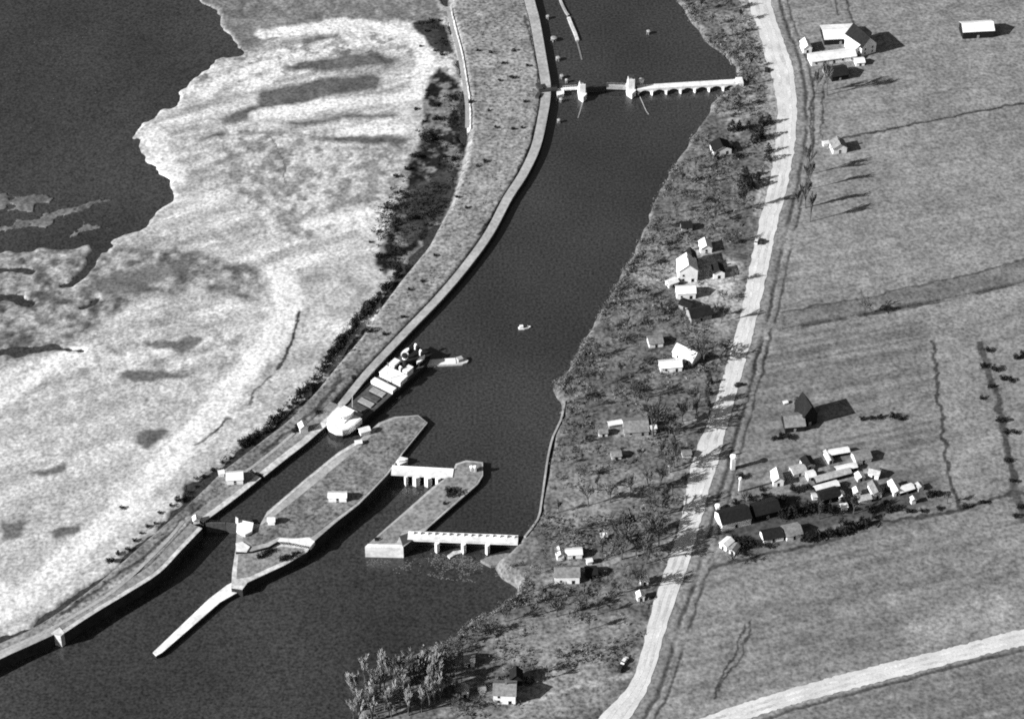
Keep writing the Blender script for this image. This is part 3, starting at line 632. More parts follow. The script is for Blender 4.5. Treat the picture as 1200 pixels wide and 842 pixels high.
MB().prism([(L-9.5+3.0*math.cos(q*math.pi/5-math.pi/2)*1.2, 3.0*math.sin(q*math.pi/5-math.pi/2)) for q in range(6)]+[(L-12.6, 3.0), (L-12.6, -3.0)], 8.2, 8.5).build("roof", M['white'], ph)
for q in (-1.3, 0, 1.3): MB().box((L-6.55-abs(q)*.45, q, 6.9), (.12, .9, .9)).build("window", M['window'], ph)
MB().box((L-8, 0, 0), (5, 4.6, .4), 0, z0=5.5).build("texas_roof", M['white'], fo)
bw_ = MB()
for sgn in (-1, 1):
    bw_.box(((L-13+28)/2, sgn*(B-.12), 0), (L-42, .16, .8), 0, z0=2.2)
bw_.build("bulwark", M['hull'], ship)
nh = 5
for k in range(nh):
    x = 35+k*(L-16-35)/(nh-1)
    hc = MB().box((x, 0, 0), (3.0, 7.6, .6), 0, z0=2.34).build("hatch", M['deck'] if k % 2 else M['greywall'], ship)
MB().box((30.5, 0, 0), (3.0, 12.6, 1.9), 0, z0=2.34).build("bridge_house", M['white'], ship)
for sx in (17.2, 16.8): pass
MB().box((23, 0, 0), (5.5, 12.0, 2.6), 0, z0=2.34).build("deckhouse", M['white'], ship)
MB().box((23, 0, 0), (5.9, 12.4, .2), 0, z0=4.95).build("boat_deck", M['white'], ship)
for sgn, w in ((-1, 3.0), (1, 2.6)):
    hs = MB().box((17, sgn*3.9, 0), (4.6, w, 3.6), 0, z0=2.34).build("cabin", M['white'], ship)
    MB().box((17, sgn*3.9, 0), (4.9, w+.3, .15), 0, z0=5.95).build("roof", M['tin'], hs)
MB().box((12.5, 0, 0), (14, 4.2, 2.3), 0, z0=2.34).build("engine_casing", M['darkwood'], ship)
fn = MB().lathe((14, 0, 0), [(1.25, 4.6), (1.25, 10.0), (1.4, 10.05), (1.4, 10.5)], 14).build("funnel", M['hull'], ship)
MB().lathe((14, 0, 0), [(1.28, 8.2), (1.28, 9.1)], 14).build("funnel_band", M['white'], fn)
for (x, y) in ((8.0, -4.6), (8.0, 4.6)):
    lb = MB(); pr = [(-3, .1), (-2, .75), (0, 1.0), (2, .75), (3, .1)]
    lb.prism([(x+u, y+v) for u, v in pr]+[(x+u, y-v) for u, v in pr[::-1]], 4.9, 5.9); lb.build("lifeboat", M['white'], ship)
    MB().box((x, y, 0), (4.4, .3, .45), 0, z0=4.5).build("chock", M['steel'], ship)
MB().box((5.4, 0, 0), (9.6, 11.4, .2), 0, z0=4.35).build("poop_deck", M['darkroof'], ship)
MB().box((5.4, 0, 0), (8.8, 10.2, 2.1), 0, z0=2.3).build("poop_house", M['darkwood'], ship)
for (x, y) in ((19.5, 1.2), (10.5, -1.6), (5.0, 2.0), (3.0, -2.4)):
    vt = MB().lathe((x, y, 0), [(.45, 4.5), (.42, 6.6)], 8); vt.tube((x+.2, y, 6.5), (x-.9, y, 7.1), .55, .75, 8); vt.build("ventilator", M['white'], ship)
for x, hh in ((L-14.5, 15), (27.5, 15)):
    ms = MB().tube((x, 0, 2.3), (x-.7, 0, hh), .22, .12, 7).build("mast", M['timber'], ship)
    MB().tube((x, 0, 4), (x+5, .6, 9), .12, .08, 5).build("boom_spar", M['timber'], ms)
# pale scow lying astern
a, b = P(499, 425, .9), P(549, 422, .9); L2, an_s = local(a, b)
sc = thing("scow", "long narrow pale scow lying across the canal just behind the steamer's stern", "barge", (a.x, a.y, 0), an_s)
MB().prism([(0, 2.1), (0, -2.1), (L2-3, -2.3), (L2-.8, -1.4), (L2, 0), (L2-1.5, 1.9), (L2-5, 2.4)], -.8, .9).build("hull", M['timber'], sc)
MB().prism([(.3, 1.8), (.3, -1.8), (L2-6, -1.9), (L2-6, 2.0)], .85, 1.15).build("deck_load", M['tin'], sc)
MB().box((L2-4, .4, 0), (2.6, 2.4, 1.5), .4, z0=.9).build("cabin", M['coping'], sc)
p = P(614, 384, .3); bt = thing("rowing_boat", "small white boat alone in the middle of the canal", "boat", (p.x, p.y, 0), R(10))
MB().prism([(-2.6, .7), (-2.6, -.7), (0, -1.0), (2.2, -.7), (3.4, 0), (2.2, .7), (0, 1.0)], -.2, .75).build("hull", M['white'], bt)
MB().prism([(-2.2, .5), (-2.2, -.5), (0, -.75), (1.9, -.5), (2.6, 0), (1.9, .5), (0, .75)], .7, .78).build("well", M['deck'], bt)
MB().box((-1.2, 0, 0), (1.6, 1.3, 1.1), 0, z0=.76).build("cabin", M['white'], bt)

# ================================================================== buildings
def house(name, label, p0, p1, W, hgt, rh, wall='white', roof='greyroof', ridge='along', z=ZL, cat='house', group=None, chimney=False, wins=True, door=True, oh=.35):
    """near wall from p0 to p1 (photo plan points of its foot); W deep; ridge along or across the near wall"""
    a, b = P(p0[0], p0[1], z), P(p1[0], p1[1], z); L, an = local(a, b)
    t = thing(name, label, cat, (a.x, a.y, z), an, group)
    wm = MB()
    if ridge == 'along':
        pr = [(0, 0), (W, 0), (W, hgt), (W/2, hgt+rh), (0, hgt)]; wm.add([(0, y, zz) for y, zz in pr]+[(L, y, zz) for y, zz in pr], [(0, 4, 3, 2, 1), (5, 6, 7, 8, 9)]+[(i, (i+1) % 5, 5+(i+1) % 5, 5+i) for i in range(5)])
    else:
        pr = [(0, 0), (L, 0), (L, hgt), (L/2, hgt+rh), (0, hgt)]; wm.add([(x, 0, zz) for x, zz in pr]+[(x, W, zz) for x, zz in pr], [(0, 1, 2, 3, 4), (9, 8, 7, 6, 5)]+[(i, 5+i, 5+(i+1) % 5, (i+1) % 5) for i in range(5)])
    wl = wm.build("wall", M[wall], t)
    rm = MB(); S = W if ridge == 'along' else L; E = L if ridge == 'along' else W; th = .18
    k = rh/(S/2)
    for sgn in (0, 1):
        y0 = -oh if sgn == 0 else S+oh; z0 = hgt-k*oh; y1 = S/2; z1 = hgt+rh
        q = []
        for e in (-oh, E+oh):
            for (yy, zz) in ((y0, z0), (y1, z1)):
                for dz in (.03, th+.03): q.append((e, yy, zz+dz) if ridge == 'along' else (yy, e, zz+dz))
        rm.add(q, [(0, 1, 3, 2), (4, 6, 7, 5), (1, 5, 7, 3), (0, 2, 6, 4), (0, 4, 5, 1), (2, 3, 7, 6)])
    rf = rm.build("roof", M[roof], t)
    if chimney: 
        c = (L*.55, W*.5, 0) if ridge == 'along' else (L*.5, W*.6, 0)
        MB().box(c, (.8, .8, 1.8), 0, z0=hgt+rh-.7).build("chimney", M['brick'], rf)
    if wins:
        n = max(1, int(L/4.2))
        for i in range(n):
            x = L*(i+.5)/n
            if door and i == n//2 and n > 1: continue
            for zz in ([1.6] if hgt < 4.5 else [1.6, 4.2]):
                w = MB().box((x, -.03, zz), (.95, .1, 1.25)).build("window", M['window'], t)
                MB().box((x, -.06, zz-.72), (1.15, .18, .1)).build("sill", M['white'], w)
        if W > 4: 
            w = MB().box((-.03, W*.5, 1.6), (.1, .95, 1.25)).build("window", M['window'], t)
    if door:
        x = L*(n//2+.5)/n if wins else L*.5
        MB().box((x, -.03, 1.02), (1.0 if hgt < 3.5 else 1.3, .1, 2.0)).build("door", M['darkwood'] if wall != 'darkwood' else M['greywall'], t)
    return t
H = house
# farm at the top right
H("barn", "long pale-roofed barn at the back of the farmyard at the top right", (966, 53), (1004, 51), 13, 3.6, 1.4, 'darkwood', 'paleroof', cat='barn', wins=False)
H("barn", "long narrow white-roofed barn nearest the front of the top right farmyard", (951, 78), (1003, 71), 7.5, 3.0, 1.6, 'white', 'paleroof', cat='barn')
H("barn", "big gabled barn, white front and dark right roof, right end of the farmyard", (1009, 67), (1026, 61), 15, 6, 5, 'white', 'darkroof', 'across', cat='barn', door=False)
H("barn", "white wing of the farmyard joining the front barn to the big gabled barn", (1001, 66), (1014, 62), 10, 4.6, 2.0, 'white', 'paleroof', 'across', cat='barn', door=False, wins=False)
H("shed", "small white gabled shed at the left end of the top right farmyard", (941, 63), (951, 62), 7, 3.2, 2.0, 'white', 'paleroof', 'across', cat='shed', wins=False)
H("shed", "dark red shed projecting in front of the long white-roofed farm barn", (975, 96), (994, 93), 9, 3.2, 2.2, 'darkwood', 'darkroof', cat='shed', wins=False)
H("shed", "tiny white shed in the shadow below the big gabled barn", (1003, 78), (1013, 77), 4.5, 2.2, 1.0, 'white', 'paleroof', cat='shed', wins=False)
H("silo_shed", "small grey lean-to left of the dark red farm shed", (969, 91), (974, 90), 6, 2.0, .7, 'greywall', 'greyroof', cat='shed', wins=False, door=False)
H("barn", "lone dark field barn with a weathered pale roof in the top right corner", (1128, 46), (1164, 44), 9.5, 4.6, 2.4, 'darkwood', 'paleroof', cat='barn', wins=False)
H("house", "small white gabled cottage standing alone in the field right of the highway bend", (976, 181), (992, 179), 6.5, 3.4, 2.6, 'white', 'greyroof', 'across', chimney=True)
H("shed", "tiny white outbuilding just left of the lone white field cottage", (965, 172), (971, 171), 2.2, 1.8, .7, 'white', 'paleroof', cat='shed', wins=False, door=False)
# riverside houses left of the highway
H("house", "dark-roofed cottage with a white left end among evergreens left of the highway bend", (836, 183), (857, 180), 7, 3.2, 2.4, 'white', 'darkroof', 'across')
H("hut", "small dark flat hut near the right bank, above the white riverside houses", (799, 272), (811, 271), 4.5, 2.6, .9, 'greywall', 'darkroof', cat='hut')
H("house", "small white house with a dark right side, topmost of the white riverside houses", (821, 297), (834, 296), 6, 3.0, 1.8, 'white', 'paleroof', 'across')
H("house", "large white two-storey riverside house throwing the biggest shadow in its group", (795, 331), (817, 330), 9, 7.0, 3.8, 'white', 'paleroof', 'across', chimney=True)
H("house", "tall dark-sided house directly behind the large white riverside house", (804, 317), (817, 316), 7, 5.6, 3.0, 'darkwood', 'darkroof', 'across', wins=False)
H("house", "white bungalow just below the large two-storey riverside house", (793, 351), (815, 350), 6, 3.6, 1.8, 'white', 'paleroof')
H("shed", "small white lean-to left of the large two-storey riverside house", (784, 338), (795, 334), 3.5, 2.2, .8, 'white', 'paleroof', cat='shed', wins=False)
H("garage", "white-fronted garage standing right of the large two-storey riverside house", (836, 327), (849, 326), 6, 3.6, 1.8, 'white', 'darkroof', 'across', cat='garage', wins=False)
H("house", "dark-roofed house below the white bungalow, nearest the highway in its group", (810, 379), (834, 374), 7, 3.2, 2.2, 'greywall', 'darkroof', wins=False)
H("shed", "dark-roofed shed left of the dark house below the white bungalow", (795, 361), (808, 366), 5, 2.6, 1.2, 'greywall', 'darkroof', cat='shed', wins=False)
H("shed", "pale grey shed left of the white house with the bent roof", (761, 408), (777, 406), 5.5, 2.6, 1.0, 'white', 'greyroof', cat='shed', wins=False)
H("house", "white house with a bent steep roof beside the round bare tree", (788, 418), (811, 429), 7.5, 3.2, 2.6, 'white', 'paleroof', chimney=True)
H("house", "low white house just below the one with the bent steep roof", (774, 437), (799, 435), 5.5, 3.0, 1.5, 'white', 'paleroof')
H("house", "grey-roofed cottage with a pale left ridge under the big forked bare tree", (732, 512), (760, 510), 9, 2.8, 2.6, 'greywall', 'greyroof')
H("shed", "narrow white-roofed shed left of the cottage under the big forked tree", (714, 502), (731, 499), 2.5, 2.0, .7, 'greywall', 'paleroof', cat='shed', wins=False, door=False)
H("shed", "small white shed below the narrow white-roofed shed by the forked tree's cottage", (702, 512), (712, 511), 3.2, 2.2, .8, 'white', 'greyroof', cat='shed', wins=False)
H("tank_shed", "slim white upright shed at the foot of the big forked bare tree", (763, 509), (769, 508), 2.2, 3.6, .8, 'white', 'paleroof', cat='shed', wins=False, door=False)
H("shed", "pale shed halfway between the forked tree and the long dam", (717, 539), (728, 538), 4, 2.2, 1.0, 'cream', 'greyroof', cat='shed', wins=False)
H("shed", "small pale shed at the highway's left edge opposite the round bushes", (800, 537), (810, 536), 3.2, 2.0, .8, 'cream', 'greyroof', cat='shed', wins=False, door=False)
H("house", "long low white house with grey roof near the shore right of the long dam", (650, 684), (679, 683.5), 6.5, 4.4, 2.4, 'white', 'greyroof')
H("shed", "white-roofed shed behind the long low white house by the shore", (663, 655), (682, 654), 4, 2.6, 1.0, 'white', 'paleroof', cat='shed', wins=False)
H("shed", "small bright white shed at the left end behind the long low house by the shore", (653, 657), (661, 656), 4.5, 3.0, 1.2, 'white', 'paleroof', 'across', cat='shed', wins=False, door=False)
H("shed", "dark shed at the right end of the long low white house", (687, 678), (700, 677), 5, 2.4, 1.2, 'darkwood', 'darkroof', cat='shed', wins=False, door=False)
H("privy", "tiny white privy between the dark shed and the white-roofed shed by the shore", (688, 662), (694, 661), 2.0, 2.0, .6, 'white', 'paleroof', cat='shed', wins=False, door=False)
H("shed", "small white hut beside the highway, upper of two near its lower left edge", (751, 686), (760, 685), 3, 2.6, 1.0, 'white', 'paleroof', cat='shed', wins=False)
H("shed", "small white hut beside the highway, lower of two near its lower left edge", (747, 705), (755, 704), 3, 2.8, 1.0, 'white', 'paleroof', 'across', cat='shed', wins=False)
H("shed", "small pale upright shed in the grass right of the long dam", (705, 634), (711, 633), 2.4, 2.6, .8, 'cream', 'paleroof', cat='shed', wins=False, door=False)
H("house", "square white-fronted house with a grey roof at the bottom edge", (578, 824), (604, 825), 8, 5.4, 2.6, 'white', 'greyroof', chimney=True)
H("barn", "dark barn rising behind the square white-fronted house at the bottom edge", (598, 803), (612, 803), 5, 3.8, 2.6, 'darkwood', 'darkroof', 'across', cat='barn', wins=False, door=False)
H("shed", "pale shed between the shore and the white-fronted house at the bottom edge", (544, 781), (556, 781), 5, 3.0, 1.2, 'cream', 'greyroof', cat='shed', wins=False)
H("shed", "narrow whitish shed left of the white-fronted house at the bottom edge", (541, 817), (549, 817), 3.5, 3.6, 1.0, 'cream', 'greyroof', 'across', cat='shed', wins=False)
H("shed", "low pale hut touching the left wall of the bottom edge's white-fronted house", (561, 812), (569, 811), 2.6, 1.8, .8, 'cream', 'greyroof', cat='shed', wins=False, door=False)
# lock side
H("lock_house", "white lock house on the left lock wall beside the chamber", (266, 568), (285, 567), 5.5, 3.0, 1.8, 'white', 'paleroof')
H("privy", "tiny white hut left of the lock house on the left lock wall", (257, 559), (263, 558), 2.2, 2.2, .9, 'white', 'paleroof', cat='hut', wins=False, door=False)
H("hut", "tiny white watch hut above the lower gate on the left bank", (227, 614), (234, 613), 2.4, 2.2, .9, 'white', 'paleroof', 'across', cat='hut', wins=False, door=False)
H("hut", "round-looking white hut on the left lock wall near the steamer's bow", (352, 508), (361, 506), 3.4, 3.2, 1.2, 'white', 'paleroof', 'across', cat='hut', wins=False, door=False)
H("office", "low white lock office standing in the middle of the island lawn", (385, 588), (406, 588), 3.6, 2.8, .9, 'white', 'paleroof', cat='hut', z=ZD+.08)
H("hut", "small white rounded hut at the island end of the chamber by the gate", (314, 615), (322, 615), 2.6, 2.4, .9, 'white', 'paleroof', cat='hut', wins=False, z=ZD+.08, door=False)
H("hut", "white machinery hut at the upper end of the island lawn beside the steamer", (423, 511), (434, 508), 2.8, 2.2, .8, 'white', 'paleroof', cat='hut', wins=False, z=ZD+.08, door=False)
H("locker", "low pale locker below the machinery hut at the upper end of the island", (417, 522), (424, 521), 2.0, 1.2, .4, 'cream', 'paleroof', cat='hut', wins=False, z=ZD+.08, door=False)
# the dark barn in the field
H("barn", "tall dark gabled barn standing alone in the field right of the highway", (941, 500), (957, 496), 10, 6.2, 5.4, 'darkwood', 'darkroof', 'across', cat='barn', wins=False)
H("barn_wing", "grey-roofed wing leaning on the left of the tall dark gabled barn", (920, 507), (943, 505), 9, 3.4, 2.6, 'darkwood', 'greyroof', cat='barn', wins=False)
H("trough", "tiny white trough left of the tall dark gabled barn", (919, 474), (923, 473), 1.2, .9, .2, 'white', 'paleroof', cat='trough', wins=False, door=False)
# the crowded yard right of the highway
YG = "sheds of the crowded yard right of the highway"
yard = [
 ("white L-shaped shed's long back wing, farthest back in the crowded yard", (972, 537), (995, 533), 3.2, 2.2, .7, 'along', 'darkwood', 'paleroof'),
 ("narrow white end of the L-shaped shed at the back of the crowded yard", (971, 544), (976, 543), 6.5, 2.2, .6, 'across', 'white', 'paleroof'),
 ("broad pale shed with a white left end, right of the L-shaped shed", (1003, 545), (1021, 541), 6, 2.6, 1.2, 'along', 'white', 'greyroof'),
 ("low white shed in front of the broad pale one at the back of the yard", (981, 556), (1004, 551), 3.0, 2.2, .7, 'along', 'darkwood', 'paleroof'),
 ("longest white-roofed poultry shed in the middle of the yard", (957, 569), (997, 558), 3.4, 2.4, .8, 'along', 'darkwood', 'paleroof'),
 ("second long white-roofed shed, just below the longest one", (957, 580), (983, 573), 3.4, 2.4, .8, 'along', 'darkwood', 'paleroof'),
 ("bright white cottage at the left end of the crowded yard", (906, 570), (918, 569), 6.5, 3.4, 1.8, 'across', 'white', 'paleroof'),
 ("white shed right of the bright cottage, with a notch in its roof", (930, 560), (945, 556), 5, 2.4, .9, 'along', 'white', 'paleroof'),
 ("white shed with a dark right side behind the notched one", (943, 552), (955, 549), 5.5, 2.8, 1.2, 'across', 'white', 'darkroof'),
 ("small square white shed between the notched shed and the longest shed", (947, 564), (956, 562), 4, 2.4, .7, 'along', 'white', 'paleroof'),
 ("tiny white shed in the shadow below the second long shed", (952, 586), (961, 585), 2.5, 2.0, .6, 'along', 'white', 'paleroof'),
 ("small white shed right of the tiny shaded one in the yard", (983, 587), (990, 586), 3.4, 2.4, .8, 'across', 'white', 'paleroof'),
 ("upright white shed in the centre right of the yard", (1001, 583), (1008, 582), 3, 3.0, .8, 'across', 'white', 'paleroof'),
 ("white shed with a slanting roof at the top right of the yard", (1017, 559), (1029, 562), 4, 2.6, 1.0, 'along', 'white', 'paleroof'),
 ("small pale shed left of the slanting-roofed white shed", (1005, 565), (1013, 563), 3.5, 2.2, .8, 'across', 'cream', 'paleroof'),
 ("tall white shed at the right of the yard's middle group", (1023, 585), (1033, 583), 7, 3.4, 1.2, 'across', 'white', 'greyroof'),
 ("low white shed at the lower left of the tall one", (1007, 591), (1021, 588), 3, 2.2, .7, 'along', 'white', 'paleroof'),
 ("white shed at the left of the yard's separate right-hand group", (1047, 582), (1056, 580), 7, 2.8, 1.0, 'across', 'white', 'paleroof'),
 ("long white shed leading right from the yard's right-hand group", (1055, 581), (1071, 576), 3.4, 2.2, .8, 'along', 'darkwood', 'paleroof'),
 ("small white shed at the far right end of the crowded yard", (1076, 576), (1082, 574), 3, 2.2, .7, 'across', 'white', 'paleroof'),
 ("slim white post-like hut below the yard's right-hand group", (1068, 591), (1073, 590), 1.8, 2.8, .6, 'across', 'white', 'paleroof'),
 ("tiny white lean-to at the lower edge of the yard's middle", (986, 598), (993, 597), 2.4, 1.8, .5, 'along', 'white', 'paleroof'),
 ("white-fronted dark-roofed shed, right of two at the yard's lower edge", (922, 634), (940, 630), 7, 2.8, 1.6, 'along', 'white', 'greyroof'),
 ("white-fronted dark-roofed shed, left of two at the yard's lower edge", (895, 637), (918, 633), 6, 2.4, 1.6, 'along', 'white', 'darkroof'),
 ("long dark-roofed shed with a white left end facing the highway", (846, 622), (880, 614), 9, 4.0, 2.6, 'along', 'white', 'darkroof'),
 ("second long dark-roofed shed stretching right behind the one facing the highway", (886, 611), (914, 604), 8, 3.6, 2.4, 'along', 'darkwood', 'darkroof'),
 ("third and rightmost of the long dark-roofed sheds in the yard", (962, 592), (984, 586), 6, 3.2, 2.0, 'along', 'darkwood', 'darkroof'),
 ("white shed beside the highway at the yard's lower left corner", (843, 641), (851, 646), 5, 2.8, 1.0, 'across', 'white', 'paleroof'),
 ("narrow pale shed right of the one at the yard's lower left corner", (854, 648), (861, 651), 4.5, 2.4, .8, 'across', 'cream', 'greyroof'),
]
for kk, (lab, p0, p1, W, hh, rh, rd, wm_, rm_) in enumerate(yard):
    if rm_ == 'paleroof' and kk % 3 == 1: rm_ = 'wornroof'
    H("shed", lab, p0, p1, W, hh, rh, wm_, rm_, rd, cat='shed', group=YG, wins=False, door=W > 3.3)
def pillar(px, py, w, hh, lab, cat="pillar"):
    p = P(px, py); t = thing("pillar", lab, cat, (p.x, p.y, ZL), R(10))
    MB().prism([(-w, -w), (w, -w), (w, w), (-w, w)], -.1, hh).build("shaft", M['whiteconcrete'], t)
    MB().lathe((0, 0, 0), [(w*1.7, hh), (w*1.8, hh+.5), (w*1.1, hh+.9)], 8).build("cap", M['white'], t)
pillar(858.5, 549, .9, 7.5, "tall white pillar with a broad top at the highway's right edge")
pillar(866.5, 576, .45, 8, "thin white pillar below the tall broad-topped one by the highway")
pillar(841, 596, .8, 1.8, "short white post left of the shed facing the highway")
pillar(552.5, 551, .5, 2.0, "short white post at the upper end of the dividing pier")
pillar(556.8, 552, .5, 2.6, "taller white post beside the short one at the dividing pier's upper end")
# field fence line
def fence(pts, lab, step=5.0):
    e = densify(PL(pts), step); t = thing("field_fence", lab, "fence")
    mb = MB()
    for p in e: mb.box((p.x, p.y, 0), (.25, .25, 1.5), 0, z0=ground_z(p.x, p.y)-.2)
    mb.build("post", M['bark'], t).name = "posts"
    w = MB()
    for p, q in zip(e[:-1], e[1:]):
        for zz in (.6, 1.1): w.tube((p.x, p.y, ground_z(p.x, p.y)+zz), (q.x, q.y, ground_z(q.x, q.y)+zz), .04, .04, 3, False)
    w.build("wire", M['bark'], t)
fence([(996, 162), (1040, 152), (1075, 145), (1130, 134), (1200, 121)], "weedy wire fence running right across the field from the lone white cottage")
fence([(917, 385), (960, 377), (1050, 360), (1120, 347), (1200, 330)], "wire fence along the dark field ditch right of the highway")
# cars
def car(px, py, ang, body, lab):
    p = P(px, py); z = ZL+.1; t = thing("parked_car", lab, "car", (p.x, p.y, z), ang, "cars by the highway")
    pr = [(-2.2, .35), (2.2, .35), (2.25, .8), (1.0, 1.0), (.6, 1.0), (-1.9, 1.05), (-2.2, .9)]
    mb = MB(); n = len(pr); mb.add([(x, -.8, zz) for x, zz in pr]+[(x, .8, zz) for x, zz in pr], [tuple(range(n)), tuple(range(2*n-1, n-1, -1))]+[(i, n+i, n+(i+1) % n, (i+1) % n) for i in range(n)]); mb.build("body", M[body], t)
    pr = [(-1.6, 1.05), (.55, 1.0), (.3, 1.75), (-1.4, 1.75)]
    mb = MB(); n = 4; mb.add([(x, -.7, zz) for x, zz in pr]+[(x, .7, zz) for x, zz in pr], [(0, 1, 2, 3), (7, 6, 5, 4)]+[(i, n+i, n+(i+1) % n, (i+1) % n) for i in range(n)]); cb = mb.build("cabin", M['window'], t)
    MB().box((-.55, 0, 1.8), (1.8, 1.44, .1)).build("roof", M[body], cb)
    for sx in (-1.4, 1.4):
        for sy in (-.82, .82): MB().tube((sx, sy-.1, .38), (sx, sy+.1, .38), .38, .38, 10).build("wheel", M['tyre'], t)
car(892, 284, R(80), 'carpaint', "dark car on the highway level with the white riverside houses")
car(886.5, 284, R(75), 'palecar', "white car beside the dark one on the highway's left edge")
car(866, 452, R(20), 'carpaint', "dark car turning off the highway's right edge above the field barn")
car(898, 83, R(85), 'carpaint', "dark car on the highway's left edge near the end of the arch bridge")
car(727, 784, R(70), 'carpaint', "dark car parked by the lane at the highway's lower end")
car(732, 775, R(60), 'palecar', "white car just above the dark one at the highway's lower end")

# ================================================================== trees, shrubs and brush
rnd = random.Random(21)
def rvec(r): 
    while True:
        v = Vector((r.uniform(-1, 1), r.uniform(-1, 1), r.uniform(-1, 1)))
        if .05 < v.length <= 1: return v
def bare_tree(seed, hgt=10.0, spread=.75, up=.25, trunk_f=.28, fine=.1):
    """leafless tree: trunk and main limbs in one mesh, the twiggy crown in another"""
    r = random.Random(seed); tk, cr = MB(), MB()
    def grow(p, d, L, rad, lev):
        q = p+d*L; (tk if lev < 2 else cr).tube(p, q, rad, rad*.62, 5 if lev < 2 else 3, lev < 1)
        if lev == 4: return
        for i in range(r.choice([3, 4, 4]) if lev else 5):
            nd = (d+rvec(r)*spread*(1.1 if lev else .95)+Vector((0, 0, up))).normalized()
            st = p+d*L*(r.uniform(.55, 1) if lev else r.uniform(.75, 1))
            grow(st, nd, L*r.uniform(.5, .78) if lev else hgt*.3*r.uniform(.8, 1.2), max(rad*.52, fine), lev+1)
    grow(Vector((0, 0, -.4)), Vector((r.uniform(-.08, .08), r.uniform(-.08, .08), 1)).normalized(), hgt*trunk_f+.4, hgt*.022, 0)
    return tk, cr
def quads(mb, c, n, rad, size, r, flat=1.0):
    for _ in range(n):
        v = rvec(r); p = Vector(c)+Vector((v.x*rad, v.y*rad, v.z*rad*flat))
        a = rvec(r).normalized()*size*r.uniform(.6, 1.3); b = a.cross(rvec(r)).normalized()*size*r.uniform(.5, 1.0)
        mb.add([p-a, p+b*.8, p+a, p-b*.8], [(0, 1, 2, 3)])
def evergreen(seed, hgt=9.0, w=2.4):
    r = random.Random(seed); tk = MB().tube((0, 0, -.4), (0, 0, hgt*.9), .22, .05, 6); cr = MB()
    z = hgt*.08
    while z < hgt:
        f = 1-z/hgt; rr = w*1.25*(f**.6)*r.uniform(.75, 1.15)
        for k in range(int(4+10*f)):
            a = r.uniform(0, 6.28); d = rr*r.uniform(.35, 1)
            quads(cr, (math.cos(a)*d, math.sin(a)*d, z+r.uniform(-.3, .3)-d*.12), 9, .55, .3, r, .6)
        z += .5
    return tk, cr
def bush(seed, w=2.2, hgt=2.6):
    r = random.Random(seed); tk = MB(); cr = MB()
    for k in range(4): tk.tube((0, 0, -.3), (r.uniform(-.8, .8), r.uniform(-.8, .8), hgt*.6), .08, .04, 4)
    for k in range(16):
        v = rvec(r); quads(cr, (v.x*w*.75, v.y*w*.75, hgt*.5+v.z*hgt*.4), 22, .75, .28, r, .8)
    return tk, cr
PROTO = {}
def proto(kind, i, made, label, cat, bm, lm):
    tk, cr = made; nm = {'bare': 'bare_tree', 'pale': 'bare_tree', 'ever': 'evergreen_tree', 'bush': 'shrub'}[kind]
    PROTO.setdefault(kind, []).append((nm, tk, cr, cat, bm, lm, []))
for i, (sd_, hh, spd, upv) in enumerate(((1, 10, .8, .2), (2, 10, .62, .35), (3, 10, .95, .15), (4, 10, .7, .3))): proto('bare', i, bare_tree(sd_, hh, spd, upv), '', 'tree', 'bark', 'twig')
for i, sd_ in enumerate((11, 12, 13)): proto('pale', i, bare_tree(sd_, 10, .5, .55, .22, .065), '', 'tree', 'bark', 'paletwig')
for i in range(3): proto('ever', i, evergreen(30+i, 9, 2.6+.4*i), '', 'tree', 'bark', 'evergreen')
for i in range(4): proto('bush', i, bush(50+i), '', 'shrub', 'bark', 'shrub')
TREES = []
def plant(kind, px, py, hgt, group, z=None, label=None, v=None, wf=1.0):
    """stand one plant at the plan point; the first of each kind is built, later ones are copies of it and its parts"""
    if kind in ('bare', 'pale'): hgt *= 1.5 if hgt >= 8 else 1.3
    p0 = P(px, py, ZL); zz = ground_z(p0.x, p0.y) if z is None else z
    p = P(px, py, zz)
    if z is None: zz = ground_z(p.x, p.y)
    var = PROTO[kind]; k = rnd.randrange(len(var)) if v is None else v; nm, tk, cr, cat, bm, lm, made = var[k]
    base = {'bare': 10, 'pale': 10, 'ever': 9, 'bush': 2.6}[kind]; s = hgt/base
    rz = rnd.uniform(0, 6.28); sc = (s*wf*rnd.uniform(.9, 1.1), s*wf*rnd.uniform(.9, 1.1), s)
    if not made:
        t = thing(nm, "x", cat, (p.x, p.y, zz-.05), rz, group); t.scale = sc
        made.append(t); made.append([tk.build("trunk" if kind != 'bush' else "stems", M[bm], t), cr.build("crown" if kind != 'bush' else "foliage", M[lm], t)])
    else: t = dup(made[0], (p.x, p.y, zz-.05), rz, sc, "x", group, made[1])
    TREES.append((t, kind, px, py, hgt, label)); return t
B_, E_, U_, L_ = 'bare', 'ever', 'bush', 'pale'
G1, G2, G3, G4, G5, G6 = "bare trees on the right bank", "evergreens between the highway and the canal", "shrubs in the hedge below the embankment", "pale bare trees in the grove at the bottom edge", "bare trees right of the highway", "shrubs in the fields"
